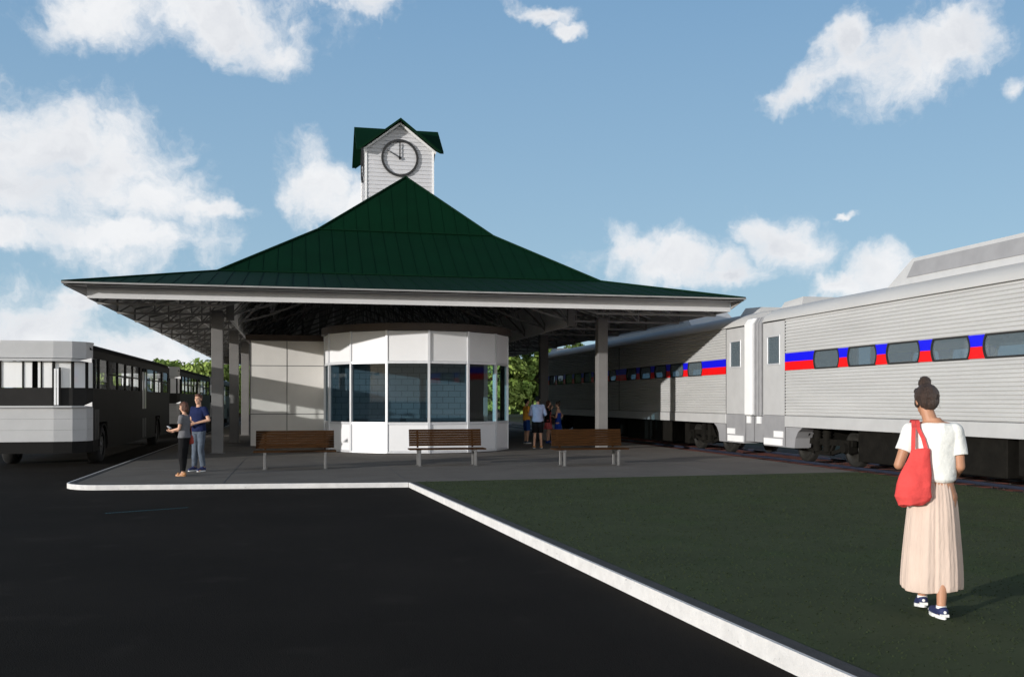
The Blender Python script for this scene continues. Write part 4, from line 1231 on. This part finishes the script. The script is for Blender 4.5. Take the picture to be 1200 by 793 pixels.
    # shoes
    for S, yw, lift, pit in (('L', R(8), .02, R(-8)), ('R', R(20), 0.0, 0)):
        a = Lg['an' + S]; rt = Matrix.Rotation(yw, 3, 'Z') @ Matrix.Rotation(pit, 3, 'X'); c = Vector((a.x, a.y, a.z - .088 if S == 'R' else .012))
        Q = lambda x, y, z: c + rt @ Vector((x, y, z))
        u = MB(); u.cap(Q(0, -.03, .055), Q(0, .03, .058), .040, .042); u.cap(Q(0, .03, .048), Q(0, .15, .034), .043, .034)
        sh = bake(u, 'shoe', M['shoe_navy'], o, .005, 2)
        s2 = MB(); pts = []
        for k in range(32):
            t = 2 * math.pi * k / 32; yy = .058 + .126 * math.sin(t); pts.append(Q((.047 if yy > .05 else .040) * math.cos(t), yy, .0))
        s2.prism(pts, rt @ Vector((0, 0, .026))); s2.build('sole', M['sole'], sh)
        t_ = MB(); t_.ell(Q(0, .165, .032), (.030, .024, .020)); t_.bar(Q(-.03, -.058, .03), Q(.03, -.058, .03), .03, .02); t_.ell(Q(0, -.068, .055), (.012, .005, .012)); t_.build('toe_cap', M['sole'], sh)
        k_ = MB(); k_.loft([(a.x, a.y - .004, a.z - .012, .038, .042), (a.x, a.y - .004, a.z + .008, .037, .040)], 20); k_.build('sock', M['sole'], sh)
    return o
wm = woman()
# tote bag hanging from her left shoulder: a thing of its own
tb_ = thing('tote_bag', (4.885, 6.70, .004), 'coral red cloth tote bag hanging from the shoulder of the woman in white', 'bag', None, -R(33))
g = MB()
rg = [(-.150, -.155, .862, .085, .040), (-.150, -.158, .875, .118, .062), (-.152, -.160, .93, .134, .074), (-.146, -.158, 1.02, .126, .066), (-.132, -.152, 1.12, .104, .050), (-.116, -.145, 1.22, .080, .034), (-.108, -.14, 1.295, .068, .022)]
def bagf(k, t): return (1 + .05 * math.sin(3 * t + k) * (1 - k / 7) + .03 * math.sin(7 * t + 2 * k), .015 * math.sin(t * 2) * (k == 0) - .022 * math.cos(t) * (k <= 1) * -1)
g.loft(rg, 48, bagf)
bg_ = bake(g, 'bag_body', M['coral'], tb_, .005, 1, amp=.016, scale=8, fine=.006, fscale=18)
for (x0, xs) in ((-.155, -.150), (-.058, -.118)):
    st = MB(); pts = [Vector((x0, -.150, 1.28)), Vector((x0 * .6 + xs * .4, -.140, 1.38)), Vector((xs, -.112, 1.462)), Vector((xs, -.06, 1.512)), Vector((xs - .005, 0, 1.520)), Vector((xs - .01, .06, 1.50)), Vector((xs - .015, .085, 1.42))]
    for a, b in zip(pts, pts[1:]):
        d_ = (b - a).normalized(); X = Vector((1, 0, 0)); nrm = d_.cross(X).normalized(); w_ = .015; th = .003
        q = [a + X * w_ - nrm * th, a - X * w_ - nrm * th, a - X * w_ + nrm * th, a + X * w_ + nrm * th]; q2 = [p + (b - a) * 1.03 for p in q]
        st.add(q + q2, [(0, 3, 2, 1), (4, 5, 6, 7), (0, 1, 5, 4), (1, 2, 6, 5), (2, 3, 7, 6), (3, 0, 4, 7)])
    st.build('strap', M['coral'], tb_)

# --- couple on the left ---
gx, gy = ground(233, 552)
fig = figure(gx, gy, 1.83, R(140), 'man in navy shirt and blue jeans standing at left beside the canopy column', dict(elL=(-.285, -.02, 1.16), wrL=(-.10, .20, 1.09), elR=(.26, -.03, 1.14), wrR=(.12, .20, 1.06), knL=(-.11, .05, .49), palmL=(1, 0, .2), palmR=(-1, 0, .2), anL=(-.13, 0, .085), anR=(.14, .0, .085)), M['skin'], 'short', M['hair_brown'], yaw=R(20), group=None)
top_garment(fig, M['navy'], 'polo_shirt', .90, 1.45, .62, .028); trousers(fig, M['jeans'], 'jeans', 1.93, .100, .062, .96, .062); shoes(fig, M['shoe_navy'], M['sole'])
gx, gy = ground(216, 557.5)
fig = figure(gx, gy, 1.64, R(72), 'short woman in grey top and black trousers at left, holding her phone', dict(elL=(-.20, .04, 1.12), wrL=(-.12, .26, 1.08), elR=(.19, .0, 1.11), wrR=(.10, .25, 1.06), palmL=(.6, 0, .8), palmR=(-.6, 0, .8), knR=(.09, .05, .49), anR=(.10, .08, .085)), M['skin'], 'bob', M['hair_brown'], yaw=R(10), pitch=R(-14), female=True)
top_garment(fig, M['grey_cloth'], 'top', .90, 1.43, .6, .022, .01); trousers(fig, M['black_cloth'], 'trousers', 1.92, .100, .074, .95, .062); shoes(fig, M['leather'], M['leather'], sandal=True)
ph_ = thing('phone', (gx, gy, .004), 'small pale phone held in the hands of the woman in grey', 'phone', None, R(72)); b = MB(); b.prism([(-.05, .31, 1.055), (.03, .31, 1.055), (.03, .385, 1.10), (-.05, .385, 1.10)], (0, -.004, .008)); b.build('phone_case', M['whitepl'], ph_)
hb_ = thing('handbag', (gx, gy, .004), 'small rust red handbag at the hip of the woman in grey', 'handbag', None, R(72))
b = MB(); b.loft([(.205, -.03, .70, .045, .085), (.208, -.03, .73, .052, .10), (.205, -.03, .84, .045, .09), (.20, -.03, .90, .025, .07)], 24)
bake(b, 'bag_body', M['red_leather'], hb_, .007, 1); st = MB(); st.bar((.20, -.09, .89), (.16, -.04, 1.36), .014, .004); st.bar((.20, .03, .89), (.16, .02, 1.36), .014, .004); st.build('strap', M['red_leather'], hb_)
# --- group near the train ---
GR = None
gx, gy = ground(617, 519.5)
fig = figure(gx, gy, 1.74, R(-80), 'man in orange T-shirt and blue shorts, leftmost of the group by the train', dict(elL=(-.22, .02, 1.12), wrL=(-.12, .24, 1.10), elR=(.23, .0, 1.11), wrR=(.14, .24, 1.08), palmL=(1, 0, .3), palmR=(-1, 0, .3)), M['skin'], 'short', M['black_cloth'])
top_garment(fig, M['orange_cloth'], 'shirt', .90, 1.45, .65, .03); trousers(fig, M['blue_cloth'], 'shorts', .95, .110, .092, .94); shoes(fig, M['jeans'], M['sole'])
gx, gy = ground(630, 525)
fig = figure(gx, gy, 1.83, R(-14), 'man in pale blue hoodie and black shorts seen from behind in the group', dict(elL=(-.235, .0, 1.14), wrL=(-.14, .22, 1.10), elR=(.265, .0, 1.14), wrR=(.18, .22, 1.08), palmL=(1, 0, .3), palmR=(-1, 0, .3), anL=(-.12, 0, .085), anR=(.12, .03, .085)), M['skin'], 'short', M['black_cloth'], yaw=R(-10))
hd = top_garment(fig, M['lilac_cloth'], 'hoodie', .88, 1.47, 1.85, .040)
b = MB(); b.ell((0, -.085, 1.47), (.115, .075, .07)); b.ell((0, -.12, 1.36), (.085, .04, .09)); bake(b, 'hood', M['lilac_cloth'], fig[0], .009, 2, amp=.01, scale=9)
trousers(fig, M['black_cloth'], 'shorts', .92, .112, .096, .93); shoes(fig, M['leather'], M['sole'], sandal=True)
gx, gy = ground(642.5, 519)
fig = figure(gx, gy, 1.66, R(-120), 'woman in black cardigan over a pink dress, hand raised to her face', dict(elR=(.25, .06, 1.16), wrR=(.12, .17, 1.42), elL=(-.19, .02, 1.12), wrL=(-.10, .20, 1.08), palmR=(-.5, -.8, 0)), M['skin'], 'long', M['hair_brown'], female=True)
def dress(fig, m, neck, hem, w_):
    o, J, s, P, rot, torso = fig; b = MB()
    rr = scale_rings(torso, .012, .88 * s, neck * s, s)[::-1] + [(0, 0, .8 * s, (.185 + w_ * .3) * s, (.14 + w_ * .3) * s), (0, 0, hem * s, (.20 + w_) * s, (.155 + w_) * s)]
    b.loft(rr, 64, lambda k, t: 1 + (.04 * math.cos(11 * t) if k >= len(rr) - 2 else 0)); return bake(b, 'dress', m, o, .009, 2, amp=.006, scale=9)
dress(fig, M['pink_cloth'], 1.40, .58, .02)
o_, J_, s_ = fig[:3]; b = MB()
for S, sg in (('L', -1), ('R', 1)):
    b.ell(J_['sh' + S], .064 * s_); b.cone(J_['sh' + S], J_['el' + S], .063 * s_, .052 * s_); b.ell(J_['el' + S], .052 * s_); b.cone(J_['el' + S], J_['el' + S].lerp(J_['wr' + S], .8), .05 * s_, .038 * s_)
    b.loft([(sg * .09 * s_, -.02 * s_, .86 * s_, .095 * s_, .13 * s_), (sg * .085 * s_, -.02 * s_, 1.1 * s_, .075 * s_, .115 * s_), (sg * .085 * s_, -.02 * s_, 1.3 * s_, .085 * s_, .12 * s_), (sg * .08 * s_, -.015 * s_, 1.42 * s_, .07 * s_, .08 * s_)], 24)
bake(b, 'cardigan', M['black_cloth'], o_, .009, 2, amp=.006, scale=9); shoes(fig, M['blue_cloth'], M['blue_cloth'])
gx, gy = ground(654, 520.5)
fig = figure(gx, gy, 1.62, R(62), 'woman in strapless royal blue dress, rightmost of the group, hand on hip', dict(elR=(.36, -.10, 1.17), wrR=(.20, .03, .99), elL=(-.22, .04, 1.12), wrL=(-.12, .20, 1.15), palmR=(-1, .3, -.3), palmL=(1, 0, .3)), M['skin'], 'bun', M['hair_dark'], yaw=R(8), female=True)
dress(fig, M['royal_cloth'], 1.30, .62, .0); shoes(fig, M['black_cloth'], M['sole'])


# ------------------------------------------------------------------ light and sky
AZ, EL = R(61), R(8.5)          # light travels toward azimuth 61 deg east of +Y
sun = bpy.data.lights.new('sun', 'SUN'); sun.energy = 4.0; sun.angle = R(.5); sun.color = (1, .965, .92)
so = bpy.data.objects.new('sun', sun); COL.objects.link(so)
d = Vector((math.sin(AZ) * math.cos(EL), math.cos(AZ) * math.cos(EL), -math.sin(EL)))
so.rotation_euler = d.to_track_quat('-Z', 'Y').to_euler(); so.location = (-20, -10, 20)

w = bpy.data.worlds.new('World'); scene.world = w; w.use_nodes = True
nt = w.node_tree; n = nt.nodes; l = nt.links
bg = n['Background']; bg.inputs['Strength'].default_value = .15
sky = n.new('ShaderNodeTexSky'); sky.sky_type = 'NISHITA'; sky.sun_disc = False
sky.sun_elevation = EL; sky.sun_rotation = R(241); sky.dust_density = .3; sky.air_density = 1.0; sky.ozone_density = 2.0
def math_(op, a, b=None, c=None, clamp=False):
    x = n.new('ShaderNodeMath'); x.operation = op; x.use_clamp = clamp
    for i, q in enumerate((a, b, c)):
        if q is None: continue
        if hasattr(q, 'default_value') or hasattr(q, 'links'): l.new(q, x.inputs[i])
        else: x.inputs[i].default_value = q
    return x.outputs[0]
def vmath(op, a, b=None, scale=None):
    x = n.new('ShaderNodeVectorMath'); x.operation = op
    for i, q in enumerate((a, b)):
        if q is None: continue
        if isinstance(q, tuple): x.inputs[i].default_value = q
        else: l.new(q, x.inputs[i])
    if scale is not None: x.inputs['Scale'].default_value = scale
    return x.outputs['Value'] if op in ('LENGTH', 'DOT_PRODUCT') else x.outputs[0]
tc = n.new('ShaderNodeTexCoord'); D = tc.outputs['Generated']
sep = n.new('ShaderNodeSeparateXYZ'); l.new(D, sep.inputs[0])
az = math_('ARCTAN2', sep.outputs[0], sep.outputs[1]); el = math_('ARCSINE', sep.outputs[2])
comb = n.new('ShaderNodeCombineXYZ'); l.new(az, comb.inputs[0]); l.new(el, comb.inputs[1])
AE = comb.outputs[0]
def nz(vec, scale, detail, rough, offset=(0, 0, 0)):
    t = n.new('ShaderNodeTexNoise'); t.inputs['Scale'].default_value = scale; t.inputs['Detail'].default_value = detail
    t.inputs['Roughness'].default_value = rough
    l.new(vmath('ADD', vec, offset), t.inputs['Vector']); return t
warp = nz(AE, 9, 5, .55)
wv = vmath('SCALE', vmath('SUBTRACT', warp.outputs['Color'], (.5, .5, .5)), scale=.11)
P = vmath('ADD', AE, wv)
warp2 = nz(AE, 34, 4, .6)
P = vmath('ADD', P, vmath('SCALE', vmath('SUBTRACT', warp2.outputs['Color'], (.5, .5, .5)), scale=.028))
blobs = [(130, 2, 105, 38), (250, 12, 120, 38), (325, 42, 42, 26), (410, -5, 60, 24),
         (55, 165, 105, 60), (130, 190, 75, 75), (40, 225, 125, 62), (170, 235, 75, 40), (130, 285, 120, 30), (235, 243, 45, 13), (20, 280, 90, 30),
         (40, 385, 120, 48), (160, 405, 110, 36), (90, 350, 40, 16),
         (375, 215, 42, 42), (405, 232, 50, 34),
         (1050, 78, 88, 34), (1125, 42, 48, 36), (945, 105, 52, 20), (995, 60, 30, 30), (1090, 60, 70, 30), (1196, 92, 22, 15),
         (735, 302, 50, 30), (800, 318, 75, 26), (850, 330, 60, 18), (918, 288, 50, 38), (985, 246, 24, 7), (1030, 318, 46, 26), (985, 335, 50, 18),
         (622, 8, 34, 12), (648, 30, 22, 9)]
dens = None
def blob_nodes(vec):
    acc = None
    for (px, py, rx_, ry_) in blobs:
        a0 = math.atan((px - 600) / 1130) + R(12.48)
        e0 = math.atan((469 - py) / math.hypot(1130, px - 600))
        k = math.cos(math.atan((px - 600) / 1130))
        ra = rx_ / 1130 * k * k * 1.12; re = ry_ / 1130 * k * 1.12
        q = vmath('LENGTH', vmath('MULTIPLY', vmath('SUBTRACT', vec, (a0, e0, 0)), (1 / ra, 1 / re, 0)))
        v = math_('SUBTRACT', 1.0, q)
        acc = v if acc is None else math_('SMOOTH_MAX', acc, v, .12)
    return acc
shape = blob_nodes(P)
det = nz(P, 15, 12, .64)
dd = math_('MULTIPLY', math_('SUBTRACT', det.outputs['Fac'], .5), 2.3)
field = math_('ADD', shape, dd)
mask = n.new('ShaderNodeMapRange'); mask.interpolation_type = 'SMOOTHSTEP'
mask.inputs['From Min'].default_value = -.24; mask.inputs['From Max'].default_value = .78
l.new(field, mask.inputs['Value'])
# thin veil low in the sky
# cloud shade: soft grey billows where the cloud is thick
sh = nz(P, 10, 6, .55, (3.1, .04, 0))
shr = n.new('ShaderNodeMapRange'); shr.inputs['From Min'].default_value = .38; shr.inputs['From Max'].default_value = .66
l.new(sh.outputs['Fac'], shr.inputs['Value'])
thick = n.new('ShaderNodeMapRange'); thick.inputs['From Min'].default_value = .25; thick.inputs['From Max'].default_value = .95
l.new(field, thick.inputs['Value'])
gfac = math_('MULTIPLY', shr.outputs[0], thick.outputs[0], None, True)
cc_ = n.new('ShaderNodeMix'); cc_.data_type = 'RGBA'; l.new(gfac, cc_.inputs['Factor'])
CW = (6.1, 6.15, 6.25); CG = (4.7, 4.85, 5.15)
cc_.inputs['A'].default_value = (*CW, 1); cc_.inputs['B'].default_value = (*CG, 1)
# sky tint
er = n.new('ShaderNodeMapRange'); er.inputs['From Min'].default_value = R(3); er.inputs['From Max'].default_value = R(24)
l.new(el, er.inputs['Value'])
gr = n.new('ShaderNodeMix'); gr.data_type = 'RGBA'; l.new(er.outputs[0], gr.inputs['Factor'])
gr.inputs['A'].default_value = (2.45, 3.7, 4.75, 1); gr.inputs['B'].default_value = (1.34, 2.50, 3.98, 1)
ef = n.new('ShaderNodeMapRange'); ef.inputs['From Min'].default_value = R(30); ef.inputs['From Max'].default_value = R(55)
ef.inputs['To Min'].default_value = .85; ef.inputs['To Max'].default_value = 0; l.new(el, ef.inputs['Value'])
sd = vmath('DOT_PRODUCT', D, (-.875, -.485, 0.0))
aw = n.new('ShaderNodeMapRange'); aw.interpolation_type = 'SMOOTHSTEP'; aw.inputs['From Min'].default_value = -.05; aw.inputs['From Max'].default_value = .45
aw.inputs['To Min'].default_value = 1; aw.inputs['To Max'].default_value = 0; l.new(sd, aw.inputs['Value'])
hz_ = n.new('ShaderNodeMix'); hz_.data_type = 'RGBA'; l.new(math_('MULTIPLY', ef.outputs[0], aw.outputs[0]), hz_.inputs['Factor'])
l.new(sky.outputs[0], hz_.inputs['A']); l.new(gr.outputs['Result'], hz_.inputs['B'])
tint = hz_.outputs['Result']
mx = n.new('ShaderNodeMix'); mx.data_type = 'RGBA'
l.new(math_('MULTIPLY', mask.outputs[0], .96), mx.inputs['Factor']); l.new(tint, mx.inputs['A']); l.new(cc_.outputs['Result'], mx.inputs['B'])
# unseen bright cloud band added behind and beside the viewer as fill light
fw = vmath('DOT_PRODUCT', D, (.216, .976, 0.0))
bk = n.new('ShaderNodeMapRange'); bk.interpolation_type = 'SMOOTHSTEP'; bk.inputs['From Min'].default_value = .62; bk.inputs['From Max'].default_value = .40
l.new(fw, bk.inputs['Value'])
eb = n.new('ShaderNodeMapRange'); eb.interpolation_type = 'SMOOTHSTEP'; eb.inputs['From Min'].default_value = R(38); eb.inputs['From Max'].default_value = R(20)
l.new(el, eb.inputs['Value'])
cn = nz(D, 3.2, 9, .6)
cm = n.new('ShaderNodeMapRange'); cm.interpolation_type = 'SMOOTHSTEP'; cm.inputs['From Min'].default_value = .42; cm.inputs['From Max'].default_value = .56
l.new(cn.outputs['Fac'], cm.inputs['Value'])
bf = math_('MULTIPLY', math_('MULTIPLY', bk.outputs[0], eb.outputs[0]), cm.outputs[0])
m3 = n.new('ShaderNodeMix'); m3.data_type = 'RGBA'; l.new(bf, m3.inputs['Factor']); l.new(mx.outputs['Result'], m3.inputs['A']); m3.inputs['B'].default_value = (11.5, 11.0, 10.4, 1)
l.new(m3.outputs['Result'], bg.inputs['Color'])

# ------------------------------------------------------------------ camera
cam = bpy.data.cameras.new('camera'); co_ = bpy.data.objects.new('camera', cam); COL.objects.link(co_)
cam.sensor_width = 36; cam.lens = 36 * 1130 / 1200; cam.shift_y = 72.5 / 1200; cam.clip_end = 4000; cam.clip_start = .1
co_.location = (0, 0, 1.68); co_.rotation_euler = (R(90), 0, -R(12.48))
scene.camera = co_
scene.view_settings.view_transform = 'Standard'; scene.view_settings.look = 'None'
scene.view_settings.exposure = 0; scene.view_settings.gamma = 1
scene.cycles.max_bounces = 8; scene.cycles.transparent_max_bounces = 24
scene.cycles.use_denoising = True
